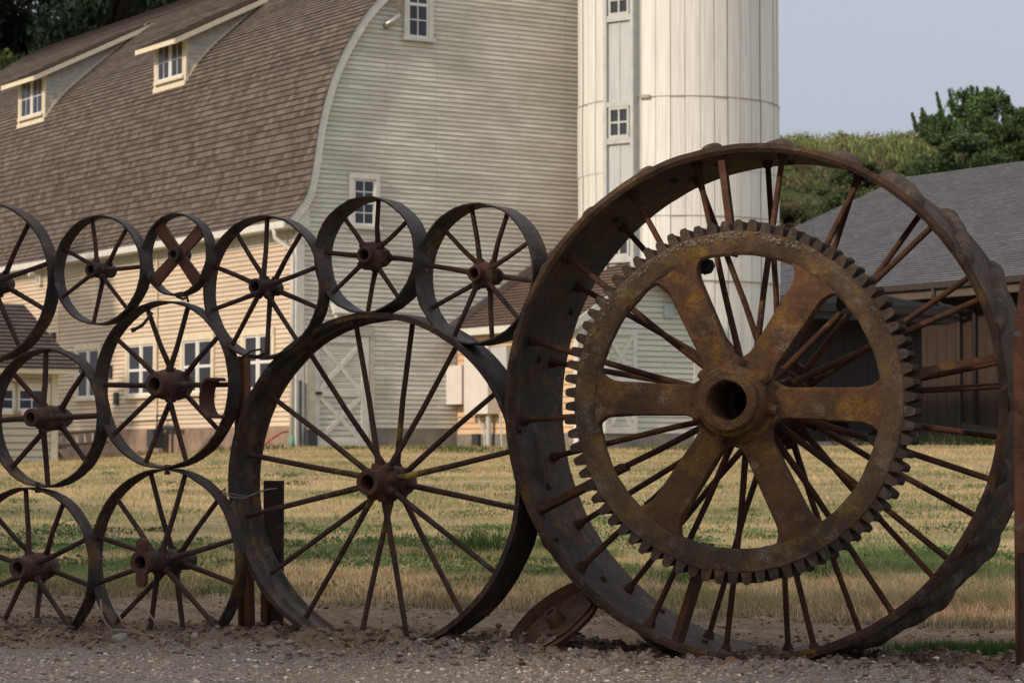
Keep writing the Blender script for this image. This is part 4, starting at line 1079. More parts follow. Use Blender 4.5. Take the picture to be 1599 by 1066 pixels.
# bolt heads along the inside of the rim
for k in range(26):
    a = R_(4+360*k/26+rs.uniform(-2, 2)); d = Vector((math.cos(a), 0, math.sin(a))); yy = rs.choice((.1, .3, .52))
    m = MB(); m.tube([OG+d*(RB-.018)+Vector((0, yy, 0)), OG+d*(RB-.034)+Vector((0, yy, 0))], [.018, .013], 7); m.build('bolt', M_lug, gearroot)

# --- small dished wheel half buried under the giant wheel
dc = ray(864, 962, 10.78); dn = Vector((-.94*.60, -.31, .94*.80)).normalized()
dish = empty('buried_dish_wheel', dc, 'small orange rusty dished wheel half buried under the giant wheel', 'wheel')
rot = Vector((0, -1, 0)).rotation_difference(dn)
dish.rotation_mode = 'QUATERNION'; dish.rotation_quaternion = rot
rd = 86*10.84/F
m = MB(); m.lathe([(rd, 0), (rd+.006, .012), (rd, .02), (rd-.02, .024), (rd-.02, .040), (rd*.6, .050), (rd*.25, .045), (.0, .045), (0, .035), (rd*.25, .035), (rd*.6, .042), (rd-.034, .034), (rd-.030, .014), (rd-.012, -.002)], 64, False, wob=.003, seed=9)
m.build('dish', M_dish, dish, smooth=True, autosmooth=40)
m = MB(); m.lathe([(.022, .04), (.022, -.025), (.031, -.025), (.034, -.018), (.042, .05)], 24, False); m.build('hub', M_dish, dish, smooth=True, autosmooth=40)

# --- posts
def hpost(px0, px1, ytop, Y, name, label, mt, web=False, dy=.09):
    a, b = ray(px0, 1000, Y), ray(px1, 1000, Y); zt = hz(ytop, Y)
    loc = Vector(((a.x+b.x)/2, Y, gz(a.x, Y)))
    o_ = empty(name, loc, label, 'post', None, 0)
    w_ = (b.x-a.x)
    return o_, loc, w_, zt
o_, loc, w_, zt = hpost(379, 397, 556, FY(382)+.30, 'steel_post', 'tall rusted channel post squeezed between the stacked wheels and the large wheel', M_post)
m = MB(); X_ = Vector((1, 0, 0)); Yv = Vector((0, 1, 0)); rt = Matrix.Rotation(R_(-28), 3, 'Z'); Xr, Yr = rt @ X_, rt @ Yv
ln = Vector((-.022, 0, 1)).normalized()
m.box(loc, Xr, ln, Yr, -.030, .030, -.3, zt-loc.z, .0, .009); m.box(loc, Xr, ln, Yr, -.030, -.022, -.3, zt-loc.z-.002, -.04, .0); m.box(loc, Xr, ln, Yr, .022, .030, -.3, zt-loc.z-.002, -.04, .0)
m.build('web', M_post, o_, off=loc, bevel=.002)
o_, loc, w_, zt = hpost(408, 443, 750, FY(425)+.36, 'plate_post', 'short wide dark steel post seen through the left side of the large wheel', M_postdark)
m = MB(); m.box(loc, Xr, Z, Yr, -.052, .052, -.3, zt-loc.z, .0, .012); m.build('plate', M_postdark, o_, off=loc, bevel=.002)
m = MB(); m.box(loc, Xr, Z, Yr, -.045, -.012, -.3, .34, -.03, -.001); m.build('stiffener', M_post, o_, off=loc, bevel=.002)
# right edge post
Yp = 9.78; a = ray(1587, 1000, Yp); zt = hz(440, Yp)
loc = Vector((a.x+.065, Yp, gz(a.x, Yp))); o_ = empty('iron_edge_post', loc, 'rusty brown iron post at the right edge of the photo beside the giant wheel', 'post')
m = MB(); prof_p = [(-.065, -.2), (-.065, hz(560, Yp)-loc.z), (-.058, hz(505, Yp)-loc.z), (-.035, zt-loc.z), (.02, zt-loc.z+.12), (.065, zt-loc.z+.16), (.065, -.2)]
prism(m, [loc+X_*x+Z*z for x, z in prof_p], Yv*.02); m.build('plate', M_post, o_, off=loc, bevel=.003)
m = MB(); m.box(loc, X_, Z, Yv, -.055, .06, -.2, hz(862, Yp)-loc.z, -.03, -.001); m.build('foot_plate', M_postdark, o_, off=loc, bevel=.003)
m = MB(); p = ray(1588, 522, Yp-.02); m.tube([p, p-Yv*.025], .012, 8); m.build('bolt', M_wire, o_, off=loc)

# --- curved plate hanging on a spoke of the middle wheel
Yc = FY(335)-.05; p = ray(336, 621, Yc); m = MB(); V = []; n = 18
A_ = Vector((.82, .57, 0)); B_ = Vector((.57, -.82, 0))
for i in range(n+1):
    f = R_(68+222*i/n)
    for s1 in (-.036, .036):
        for rr2 in (1.0, .88):
            q = p+A_*s1+B_*(.085*rr2*math.cos(f))+Z*(.090*rr2*math.sin(f)); V.append(tuple(q))
Fs = []
for i in range(n):
    a, b = i*4, (i+1)*4
    Fs += [(a, b, b+2, a+2), (a+1, a+3, b+3, b+1), (a, a+1, b+1, b), (a+2, b+2, b+3, a+3)]
Fs += [(0, 2, 3, 1), (n*4, n*4+1, n*4+3, n*4+2)]
m.shared(V, Fs)
tag(m.build('curved_iron_plate', M_hubred, smooth=True, autosmooth=50), 'curved rusty iron plate hooked over a spoke of the mossy hub wheel', 'iron plate')
# hooked rod on the spoke
Yc = FY(225)-.03; m = MB()
m.tube([ray(237, 489, Yc+.03), ray(231, 497, Yc), ray(222, 508, Yc), ray(209, 515, Yc)], .008, 7); m.tube([ray(211, 514, Yc), ray(205, 516, Yc)], .011, 7)
tag(m.build('hooked_rod', M_spoke, smooth=True), 'short bent iron rod hooked on a top spoke of the mossy hub wheel', 'iron rod')
# s-hook and bolts
def wirething(name, pts, r, label, cat, mt=M_spoke):
    m = MB(); m.tube([ray(x, y, Y) for x, y, Y in pts], r, 6); return tag(m.build(name, mt, smooth=True), label, cat)
Yc = FY(285)-.02
wirething('chain_hook', [(275, 459, Yc), (283, 457, Yc-.02), (287, 462, Yc-.03), (279, 460, Yc-.04), (276, 463, Yc-.02), (286, 467, Yc), (292, 464, Yc+.02), (294, 471, Yc+.04)], .006, 'bent iron hook tying the smallest wheel to the wheel below', 'hook')
Yc = FY(395)-.03
wirething('wire_loop', [(375, 560, Yc+.05), (392, 548, Yc), (408, 545, Yc-.02), (412, 552, Yc-.02), (402, 556, Yc), (388, 555, Yc+.02), (420, 556, Yc+.03), (430, 554, Yc+.06)], .0055, 'dark bent wire loop at the top of the channel post', 'wire')
Yc = FY(395)-.06
wirething('twisted_wire', [(346, 768, Yc+.06), (352, 762, Yc+.02), (350, 772, Yc), (362, 776, Yc-.03), (380, 778, Yc-.03), (396, 771, Yc), (412, 765, Yc+.06), (432, 762, Yc+.16)], .0035, 'twisted pale wire tied round the rim of the large wheel', 'wire', M_wire)
wirething('twisted_wire', [(345, 771, Yc+.06), (358, 770, Yc-.01), (372, 773, Yc-.03), (388, 775, Yc-.02), (404, 768, Yc+.03), (420, 763, Yc+.12)], .003, 'thinner strand of wire lying over the twisted wire on the large rim', 'wire', M_wire)
for (x, y, lb) in ((59, 757, 'bolt head joining the two wheels at the left edge'), (261, 729, 'bolt head joining the mossy hub wheel to the wheel below'), (584, 489, 'bolt head on top of the large wheel')):
    Yc = FY(x)+.03; m = MB(); m.tube([ray(x, y-3, Yc), ray(x, y+12, Yc)], .008, 6); m.tube([ray(x, y-4, Yc), ray(x, y+1, Yc)], .014, 6); m.tube([ray(x, y+7, Yc), ray(x, y+12, Yc)], .014, 6)
    tag(m.build('rim_bolt', M_hub), lb, 'bolt', 'bolts joining the wheels')
# dry twigs at the foot of the bottom wheels
Yc = 11.0
def twig(pts, lb):
    m = MB(); P = [ray(x, y, Yc) for x, y in pts]; m.tube(P, [.0035]*(len(P)-1)+[.001], 5)
    tag(m.build('dry_twig', plain('pale_dry_stem', (.30,.22,.17), .9, .2), smooth=True), lb, 'twig', 'dry stems by the buried wheels')
twig([(157, 935), (160, 965), (172, 982), (195, 984), (240, 993), (277, 994)], 'long pale dry stem curving round the foot of the bottom wheel')
twig([(185, 958), (192, 975), (205, 982), (222, 990), (248, 993)], 'short pale dry stem bending up in front of the bottom wheel')
twig([(230, 952), (240, 968), (252, 988)], 'thin dry stem leaning behind the spokes of the bottom wheel')

# ------------------------------------------------------------------ stones
def stone_mat(name, c):
    t = NT(name); co = t.rcoord(); a = t.noise(co, 18, 6, .7)
    t.bump(a, .6, .01); return t.out(t.mix(t.step(a, .35, .7), c, tuple(x*.5 for x in c)), .9, 0, .2)
M_stone = stone_mat('pale_stone', (.30,.27,.24)); M_stoner = stone_mat('orange_brown_stone', (.26,.15,.09))
ico_v, ico_f = None, None
def ico():
    import bmesh
    bm = bmesh.new(); bmesh.ops.create_icosphere(bm, subdivisions=2, radius=1)
    v = np.array([tuple(x.co) for x in bm.verts]); f = np.array([[q.index for q in x.verts] for x in bm.faces]); bm.free(); return v, f
iv, if_ = ico()
def ico1():
    import bmesh
    bm = bmesh.new(); bmesh.ops.create_icosphere(bm, subdivisions=1, radius=1)
    v = np.array([tuple(x.co) for x in bm.verts]); f = np.array([[q.index for q in x.verts] for x in bm.faces]); bm.free(); return v, f
stones = [(191,1012,15,9,'s'), (212,1014,8,6,'s'), (310,1008,14,7,'s'), (455,1018,9,4,'s'), (604,1010,12,7,'s'), (530,1040,8,5,'s'), (660,1021,11,6,'s'), (708,1016,9,5,'s'), (770,1000,24,16,'r'), (800,1016,12,6,'s'), (946,1050,14,8,'s'), (1142,1037,16,9,'r'), (1192,1044,13,8,'s'), (1330,1052,11,6,'s'), (1410,1062,14,6,'s'), (885,1044,9,8,'s')]
for k, (x, y, sw, sh, kd) in enumerate(stones):
    Y = EYE*F/(y+1.0-712); p = Vector(((x-799.5)/F*Y, Y, 0)); p.z = fine(p.x, p.y)
    v = iv.copy(); ns = np.array([noise.noise(Vector(q)*1.6+Vector((k*3.1, 0, 0))) for q in v]); v = v*(1+.35*ns[:, None])
    a_ = sw*Y/F; v = v*np.array([a_, a_*.8, sh*Y/F*1.1])
    words = {'r': 'orange brown', 's': 'pale'}[kd]
    where = ['left of the channel post below the twelve spoke wheel', 'beside the largest pale stone at the left', 'in front of the channel post', 'just right of the short dark post', 'under the middle of the large wheel', 'out on the gravel below the large wheel', 'below the large wheel where its rim leaves the soil', 'right of the foot of the large wheel', 'between the large wheel and the buried dish', 'right below the buried dish wheel', 'at the bottom edge below the buried dish', 'under the giant wheel just left of its lowest point', 'at the lowest point of the giant wheel', 'on the gravel right of the giant wheel foot', 'at the bottom edge near the right corner', 'on the gravel in front of the buried dish'][k]
    o = fast_mesh('stone', v, if_, None, M_stoner if kd == 'r' else M_stone); o.location = p+Z*.002; o.rotation_euler = (0, 0, k*1.1)
    tag(o, words+' stone '+where, 'stone', 'stones on the verge')
v1, f1 = ico1()
NG = 16000; Yg = rng.uniform(8.9, 10.9, NG); Xg = rng.uniform(-3.2, 3.3, NG); VV=[]; FF=[]; CC=[]
keep = (Yg+.40*Xg) < 10.9+rng.normal(0, .35, NG); 
i0 = 0
for x, y in zip(Xg[keep], Yg[keep]):
    s_ = min(abs(rng.normal(0, 1)), 2)**1.7*.0030+.0024
    q = v1*np.array([s_*rng.uniform(.8, 1.5), s_*rng.uniform(.8, 1.4), s_*rng.uniform(.45, .8)])*(1+.35*rng.normal(0, 1, (len(v1), 1)))
    a = rng.uniform(0, 6.28); ca, sa = math.cos(a), math.sin(a)
    q = np.stack([q[:, 0]*ca-q[:, 1]*sa+x, q[:, 0]*sa+q[:, 1]*ca+y, q[:, 2]+fine(x, y)+s_*.1], 1)
    VV.append(q); FF.append(f1+i0); i0 += len(v1)
    g_ = rng.uniform(.18, .42) if rng.uniform() < .90 else rng.uniform(.5, .75); CC.append(np.tile(np.array([g_, g_*.83, g_*.70]), (len(v1), 1)))
def attr_mat(name, rough=.9, trans=0.0, spec=.15, bump=0):
    t = NT(name); c = t.n('Attribute', None, attribute_name='Col').outputs['Color']
    m = t.out(c, rough, 0, spec)
    if bump: t.bump(t.noise(t.coord(), 90, 4), .5, .005)
    if trans:
        tr_ = t.n('BsdfTranslucent', {'Color': c}); mx = t.n('MixShader', {0: trans, 1: t.b.outputs[0], 2: tr_.outputs[0]})
        t.t.links.new(mx.outputs[0], t.t.nodes['Material Output'].inputs[0])
    return m
tag(fast_mesh('gravel', np.concatenate(VV), np.concatenate(FF), np.concatenate(CC), attr_mat('loose_gravel', .9, bump=1)), 'loose gray gravel scattered over the road edge', 'gravel', kind='stuff')
# soil clods along the fence
NC = 17000; VV=[]; FF=[]; CC=[]; i0=0
for k in range(NC):
    x = rng.uniform(-3.1, 3.1); near_ = rng.uniform() < .5
    d = rng.normal(.12, .30) if near_ else rng.uniform(-.5, 3.2); y = 10.78-.466*x*.85+d
    s_ = (min(abs(rng.normal(0, 1)), 1.7)**1.6*.0048+.0026)*(1.0 if near_ else .8)
    if not near_ and noise.noise(Vector((x*2.2, y*2.2, 7.7))) < -.12: continue
    q = v1*s_*(1+.45*rng.normal(0, 1, (len(v1), 1)))*np.array([1.2, 1, .75])
    q = q+np.array([x, y, fine(x, y)+s_*.1]); VV.append(q); FF.append(f1+i0); i0 += len(v1)
    g_ = rng.uniform(.09, .24); CC.append(np.tile(np.array([g_, g_*.70, g_*.52]), (len(v1), 1)))
tag(fast_mesh('soil_clods', np.concatenate(VV), np.concatenate(FF), np.concatenate(CC), attr_mat('crumbled_soil', .95, bump=1)), 'crumbled brown soil clods heaped along the wheels', 'soil', kind='stuff')

# ------------------------------------------------------------------ grass
def blades(P, H, Wd, lean, col, tipc):
    """P (n,3) roots; returns verts, tris, colours"""
    n = len(P); a = rng.uniform(0, 2*PI, n); ld = rng.uniform(0, 2*PI, n)
    dx, dy = np.cos(a)*Wd/2, np.sin(a)*Wd/2
    lx, ly = np.cos(ld)*lean*H, np.sin(ld)*lean*H
    v = np.zeros((n, 5, 3))
    v[:, 0] = P+np.stack([dx, dy, -.004+0*dx], 1); v[:, 1] = P-np.stack([dx, dy, .004+0*dx], 1)
    mid = P+np.stack([lx*.35, ly*.35, H*.6], 1)
    v[:, 2] = mid+np.stack([dx*.7, dy*.7, 0*dx], 1); v[:, 3] = mid-np.stack([dx*.7, dy*.7, 0*dx], 1)
    v[:, 4] = P+np.stack([lx, ly, H], 1)
    b = np.arange(n)[:, None]*5
    t = np.concatenate([b+np.array([[0, 1, 3]]), b+np.array([[0, 3, 2]]), b+np.array([[2, 3, 4]])])
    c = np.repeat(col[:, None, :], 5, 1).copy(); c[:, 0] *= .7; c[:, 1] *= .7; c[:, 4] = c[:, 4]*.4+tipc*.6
    return v.reshape(-1, 3), t, c.reshape(-1, 3)
def npnoise(x, y, s): return np.array([noise.noise(Vector((a*s[0], b*s[1], s[2]))) for a, b in zip(x, y)])
NB = 330000
lo, hi = 12.2, 55.0; e_ = .55
u_ = rng.uniform(0, 1, NB); Y = (lo**(1-e_-.0)+(u_)*(hi**(1-e_)-lo**(1-e_)))**(1/(1-e_))
Y = np.where(rng.uniform(0, 1, NB) < .38, rng.uniform(13, 19, NB), Y)
X = rng.uniform(-1.12, 1.12, NB)*Y*.2
edge = 14.1-.5*X+.55*npnoise(X, X*0, (1.1, 1, 2.0))+rng.normal(0, .28, NB)
k_ = Y > edge; X, Y = X[k_], Y[k_]
# keep off the buildings
def inside(P0, U, V_, a, b):
    du = (X-P0.x)*U.x+(Y-P0.y)*U.y; dv = (X-P0.x)*V_.x+(Y-P0.y)*V_.y; return (du > a[0]) & (du < a[1]) & (dv > b[0]) & (dv < b[1])
bad = inside(C0, G, L, (-.04, 12), (-.04, 28)) | inside(PN, G, L, (0, 3.1), (0, 5)) | ((X-SC.x)**2+(Y-SC.y)**2 < SR**2) | inside(PSd, G, L, (-5.2, 0), (0, 3.2))
X, Y = X[~bad], Y[~bad]
n1 = npnoise(X, Y, (.55, .75, 4.0)); n2 = npnoise(X, Y, (1.3, 2.2, 9.0)); n3 = npnoise(X, Y, (.5, 3.1, 14.0))
# greener band about a third of the way to the barn, dry in front of it and behind
band = np.exp(-((Y-18.2)/2.6)**2)*.27+np.exp(-((Y-24.5)/2.0)**2)*.12-np.exp(-((Y-14.3)/1.6)**2)*.05-np.clip((Y-29)/30, 0, 1)*.10
g = n1*.85+n2*.6+band-.05
gr = np.clip((g-.10)/.26, 0, 1)*(rng.uniform(0, 1, len(X)) < .85); gr = np.maximum(gr, (rng.uniform(0, 1, len(X)) < .10)*.8)
thin = rng.uniform(0, 1, len(X)) < np.clip(.75+n2*1.1+gr*.4, .25, 1); X, Y, n1, n2, n3, gr = [q[thin] for q in (X, Y, n1, n2, n3, gr)]
Zg = np.array([gz(a, b) for a, b in zip(X, Y)])
near = np.clip((17-Y)/4, 0, 1)
H = (.028+.030*near+.018*gr)*(1+.5*rng.normal(0, 1, len(X))*.6).clip(.35, 2.2)*(1+.5*n2); H = H*(.55+1.1*np.clip(npnoise(X, Y, (7.0, 7.0, 3.3))+.45, 0, 1.2)); H = np.maximum(H, .010)
bare = (npnoise(X, Y, (1.0, 2.6, 31.0)) > .34) & (Y < 24) & (rng.uniform(0, 1, len(X)) < .8); kb = ~bare; X, Y, Zg, near, gr, H, n1, n2, n3 = [q[kb] for q in (X, Y, Zg, near, gr, H, n1, n2, n3)]
Wd = .0032*(1+np.clip(Y-14, 0, 50)*.055)
straw = np.array([.80,.575,.33])*rng.uniform(.45, 1.3, (len(X), 1))*(1+.22*n3[:, None]); green = np.array([.165,.215,.085])*rng.uniform(.6, 1.4, (len(X), 1))
straw = straw*(1-near[:, None]*np.array([.12,.20,.10]))
gr = gr*(1-.25*near)
col = straw*(1-gr[:, None])+green*gr[:, None]; tip = col*1.25
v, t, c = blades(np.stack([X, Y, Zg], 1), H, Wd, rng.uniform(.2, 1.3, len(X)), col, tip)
M_grass = attr_mat('dry_and_green_grass', .85, .4)
tag(fast_mesh('grass', v, t, c, M_grass), 'dry mown lawn grass with green patches', 'grass', kind='stuff')
# rough tufts: centre x(px), depth, spread, blade height, n, green?
TX = []
tuf = [(1500, 10.95, .30, .045, 2600, 1), (1460, 10.9, .14, .05, 700, 1), (1565, 10.8, .10, .05, 600, 1), (1095, 15.8, .30, .10, 900, 1), (1040, 14.4, .22, .09, 700, .8), (760, 19.0, .30, .22, 480, 1), (765, 15.5, .5, .06, 900, .9), (320, 14.9, .35, .07, 700, .8), (560, 18.5, .45, .07, 700, 1), (690, 18.0, .5, .08, 700, 1), (240, 15.5, .8, .06, 1400, .9), (1240, 17.5, .5, .08, 900, 1), (1290, 16.0, .12, .16, 120, 1), (1330, 13.8, .45, .07, 700, .3), (1420, 13.7, .4, .09, 900, .15), (1180, 14.1, .5, .07, 900, .15), (1100, 14.2, .3, .09, 700, .2), (1540, 13.5, .3, .07, 700, .2), (880, 14.5, .4, .06, 700, .5), (650, 14.8, .6, .05, 900, .6), (500, 14.9, .5, .05, 700, .4), (100, 15.4, .5, .05, 700, .7),
       (555, 50.0, .5, .10, 200, 1), (700, 50.0, .7, .10, 260, 1), (735, 48.0, .8, .12, 260, 1), (1065, 49.5, .8, .18, 260, .9), (925, 48.5, .3, .2, 120, 1), (380, 51.0, .8, .14, 200, .8), (415, 50.8, .5, .12, 140, .9), (225, 57.5, .4, .15, 120, .8), (1330, 60.0, .6, .35, 140, .6), (1420, 60.0, 1.0, .35, 200, .5), (1475, 60, .8, .3, 200, .9), (1540, 58, .8, .35, 300, .9), (1590, 58, .8, .35, 300, .9)]
PP=[]; HH=[]; WW=[]; CCc=[]
for px, Y_, spd, hh, n, gf in tuf:
    x0 = (px-799.5)/F*Y_; xx = x0+rng.normal(0, spd*.6, n); yy = Y_+rng.normal(0, spd*.45, n)
    zz = np.array([max(gz(a, b), fine(a, b) if b < 16 else -9) for a, b in zip(xx, yy)]); PP.append(np.stack([xx, yy, zz], 1)); HH.append(hh*rng.uniform(.35, 1.15, n)); WW.append(np.full(n, .0035 if Y_ < 16 else (.005 if Y_ < 25 else .014)))
    isg = rng.uniform(0, 1, (n, 1)) < gf
    CCc.append(np.where(isg, np.array([[.055,.10,.028]])*rng.uniform(.6, 1.6, (n, 1)), np.array([[.40,.28,.16]])*rng.uniform(.6, 1.2, (n, 1))))
# sparse scruff along the soil edge
n = 16000; xx = rng.uniform(-3.4, 3.4, n); yy = 13.9-.5*xx+np.abs(rng.normal(0, .6, n))-.45
dn = npnoise(xx, yy, (2.2, 2.2, 1.0)) > -.08; xx, yy = xx[dn], yy[dn]
PP.append(np.stack([xx, yy, np.array([fine(a, b) for a, b in zip(xx, yy)])], 1)); HH.append(rng.uniform(.02, .075, len(xx))); WW.append(np.full(len(xx), .003))
gsel = rng.uniform(0, 1, (len(xx), 1)) < .22
CCc.append(np.where(gsel, np.array([[.06,.10,.03]]), np.array([[.34,.25,.15]]))*rng.uniform(.5, 1.3, (len(xx), 1)))
P_ = np.concatenate(PP); H_ = np.concatenate(HH); W_ = np.concatenate(WW); C_ = np.concatenate(CCc)
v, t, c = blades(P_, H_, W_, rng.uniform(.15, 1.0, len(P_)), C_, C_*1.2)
tag(fast_mesh('weed_tufts', v, t, c, M_grass), 'taller weeds and grass tufts at the lawn edge and walls', 'weeds', kind='stuff')

def leafcloud(cent, rad, n, size, col, droop=0.0, aspect=1.0):
    """cent (k,3), rad (k,3): leaf quads scattered through clumps"""
    k = len(cent); idx = rng.integers(0, k, n)
    d = rng.normal(0, 1, (n, 3)); d /= np.linalg.norm(d, axis=1)[:, None]; rr = rng.uniform(.25, 1, n)**.5
    P = cent[idx]+d*rad[idx]*rr[:, None]
    u = rng.normal(0, 1, (n, 3)); u[:, 2] -= droop; u /= np.linalg.norm(u, axis=1)[:, None]
    w = np.cross(u, rng.normal(0, 1, (n, 3))); w /= np.linalg.norm(w, axis=1)[:, None]
    s = size*rng.uniform(.5, 1.4, (n, 1))
    v = np.zeros((n, 4, 3)); v[:, 0] = P-u*s*aspect; v[:, 1] = P+w*s*.45; v[:, 2] = P+u*s*aspect; v[:, 3] = P-w*s*.45
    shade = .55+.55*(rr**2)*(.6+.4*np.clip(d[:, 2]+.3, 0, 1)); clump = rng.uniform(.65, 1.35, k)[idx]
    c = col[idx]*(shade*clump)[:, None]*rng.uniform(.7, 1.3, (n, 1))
    return v.reshape(-1, 3), np.arange(n*4).reshape(-1, 4), np.repeat(c[:, None, :], 4, 1).reshape(-1, 3)
M_leaf = attr_mat('tree_leaf', .7, .3, .25)
n = 420; yy = np.concatenate([rng.normal(19.0, 1.9, 260), rng.uniform(15, 38, 160)]); xx = rng.uniform(-1.05, 1.05, n)*yy*.2
ok = npnoise(xx, yy, (.5, .9, 21.0)) > -.05; xx, yy = xx[ok], yy[ok]; zz = np.array([gz(a, b) for a, b in zip(xx, yy)])
r_ = rng.uniform(.06, .28, len(xx)); cen = np.stack([xx, yy, zz+.015], 1)
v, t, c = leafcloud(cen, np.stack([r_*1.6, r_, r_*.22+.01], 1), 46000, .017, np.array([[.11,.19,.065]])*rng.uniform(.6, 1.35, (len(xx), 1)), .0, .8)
tag(fast_mesh('lawn_clover', v, t, c, M_leaf), 'low broad leaved weeds spreading through the dry lawn', 'weeds', kind='stuff')
n = 9000; xx = rng.uniform(-3.2, 3.2, n); dd = np.abs(rng.normal(0, 1.0, n)); yy = 14.0-.5*xx-dd*1.1; ok = yy > 10.3-.466*xx; xx, yy = xx[ok], yy[ok]; n = len(xx)
a = rng.uniform(0, 2*PI, n); ln_ = rng.uniform(.012, .05, n); zz = np.array([fine(p, q) for p, q in zip(xx, yy)])+.004
P0_ = np.stack([xx, yy, zz], 1); D_ = np.stack([np.cos(a)*ln_, np.sin(a)*ln_, rng.uniform(-.004, .012, n)], 1); Wv = np.stack([-np.sin(a), np.cos(a), 0*a], 1)*.0013
v = np.stack([P0_-Wv, P0_+Wv, P0_+D_], 1).reshape(-1, 3)
tag(fast_mesh('straw_litter', v, np.arange(3*n).reshape(-1, 3), np.repeat(np.array([[.50,.40,.27]])*rng.uniform(.4, 1.2, (n, 1)), 3, 0), M_grass), 'dry straw litter strewn over the bare soil', 'straw', kind='stuff')
M_bark = plain('gray_brown_bark', (.07,.055,.045), .95, .25, 5)
def tree(name, base, H, Wc, label, ncl, nleaf, lsize, colr, shape='round', droop=0, group=None, trunkh=.2, asp=1.0):
    root = empty(name, base, label, 'tree', group); b = Vector(base)
    m = MB(); m.tube([(0, 0, -.5), (.1, .05, H*.4), (0, .1, H*.9)], [H*.022, H*.016, H*.004], 8)
    cs=[]; rs_=[]; lim = MB()
    for i in range(ncl):
        f = rng.uniform(trunkh, 1.0)**.8
        if shape == 'cone': rmax = Wc*(1.08-f)*(.8+.3*math.sin(i*1.7))
        else: rmax = Wc*math.sqrt(max(.05, 1-((f-.55)/.5)**2))
        a = rng.uniform(0, 2*PI); r_ = rmax*rng.uniform(.45, 1)
        p = (math.cos(a)*r_, math.sin(a)*r_, H*f-(.1*r_ if shape == 'cone' else 0)); cs.append(p)
        s_ = Wc*rng.uniform(.16, .30); rs_.append((s_, s_, s_*(.6 if shape == 'cone' else .85)))
        if i % 2 == 0: lim.tube([(0, 0, H*f*.72), (p[0]*.5, p[1]*.5, H*f*.85), p], [H*.007, H*.004, H*.0015], 5)
    m.build('trunk', M_bark, root, smooth=True); lim.build('limbs', M_bark, root, smooth=True)
    cc = np.array(colr)[None, :]*np.ones((ncl, 1)); cc = cc*(1+.25*rng.normal(0, 1, (ncl, 1))*np.array([[1, .8, .6]])).clip(.5, 1.6)
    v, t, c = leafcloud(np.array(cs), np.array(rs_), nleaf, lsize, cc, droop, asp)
    fast_mesh('crown', v, t, c, M_leaf, root); return root
def tb(px, D): x = (px-799.5)/F*D; return (x, D, gz(x, D))
tree('evergreen_tree', tb(40, 112), 24, 7.0, 'dark drooping evergreen behind the barn at the far left', 120, 64000, .15, (.035,.058,.022), 'round', 1.2, 'evergreens behind the barn', .1, 1.3)
tree('evergreen_tree', tb(170, 106), 26, 5.6, 'darkest tall evergreen rising over the middle of the barn roof', 110, 60000, .15, (.020,.038,.020), 'round', 1.4, 'evergreens behind the barn', .1, 1.4)
tree('evergreen_tree', tb(290, 118), 27, 6.4, 'evergreen with olive tips behind the barn ridge, rightmost of its row', 110, 60000, .15, (.045,.060,.022), 'round', 1.2, 'evergreens behind the barn', .1, 1.3)
tree('evergreen_tree', tb(-70, 104), 17, 6.0, 'lower bushy evergreen at the left end of the barn roof', 90, 40000, .15, (.05,.075,.025), 'round', .6, 'evergreens behind the barn', .05, 1.2)
# hill brush
def hillpt(n, x0, x1, y0, y1):
    x = rng.uniform(x0, x1, n); y = rng.uniform(y0, y1, n); return np.stack([x, y, np.array([gz(a, b) for a, b in zip(x, y)])], 1)
cs = hillpt(3000, 6, 48, 102, 154); r_ = rng.uniform(.35, .95, len(cs)); rad = np.stack([r_, r_, r_*.7], 1); cs[:, 2] += r_*.25
pal = np.array([[.105,.125,.048], [.14,.14,.065], [.075,.105,.036], [.17,.135,.08], [.085,.125,.042], [.13,.095,.065]])
cc = pal[rng.integers(0, len(pal), len(cs))]
tp = np.clip((cs[:, 1]-128)/25, 0, 1)[:, None]; cc = cc*(1-tp*.5)+np.array([[.26,.26,.11]])*tp*.5; cc = cc*np.where(cs[:, 1:2] < 124, .55, 1.0)
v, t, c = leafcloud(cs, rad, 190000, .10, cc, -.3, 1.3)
# upright grass spikes along the crest
n = 9000; gp_ = hillpt(n, 6, 50, 138, 156); hh = rng.uniform(.2, .9, n)*(1+.5*npnoise(gp_[:, 0], gp_[:, 1], (.5, .5, 2)))
v2, t2, c2 = blades(gp_, hh, np.full(n, .07), rng.uniform(.05, .5, n), np.array([[.24,.29,.10]])*rng.uniform(.6, 1.3, (n, 1)), np.array([[.38,.38,.17]]))
tag(fast_mesh('hillside_brush', v, t, c, M_leaf), 'tangled green and tan brush covering the hillside', 'brush', kind='stuff')
tag(fast_mesh('crest_grass', v2, t2, c2, M_leaf), 'tall pale grass along the crest of the hill', 'grass', kind='stuff')
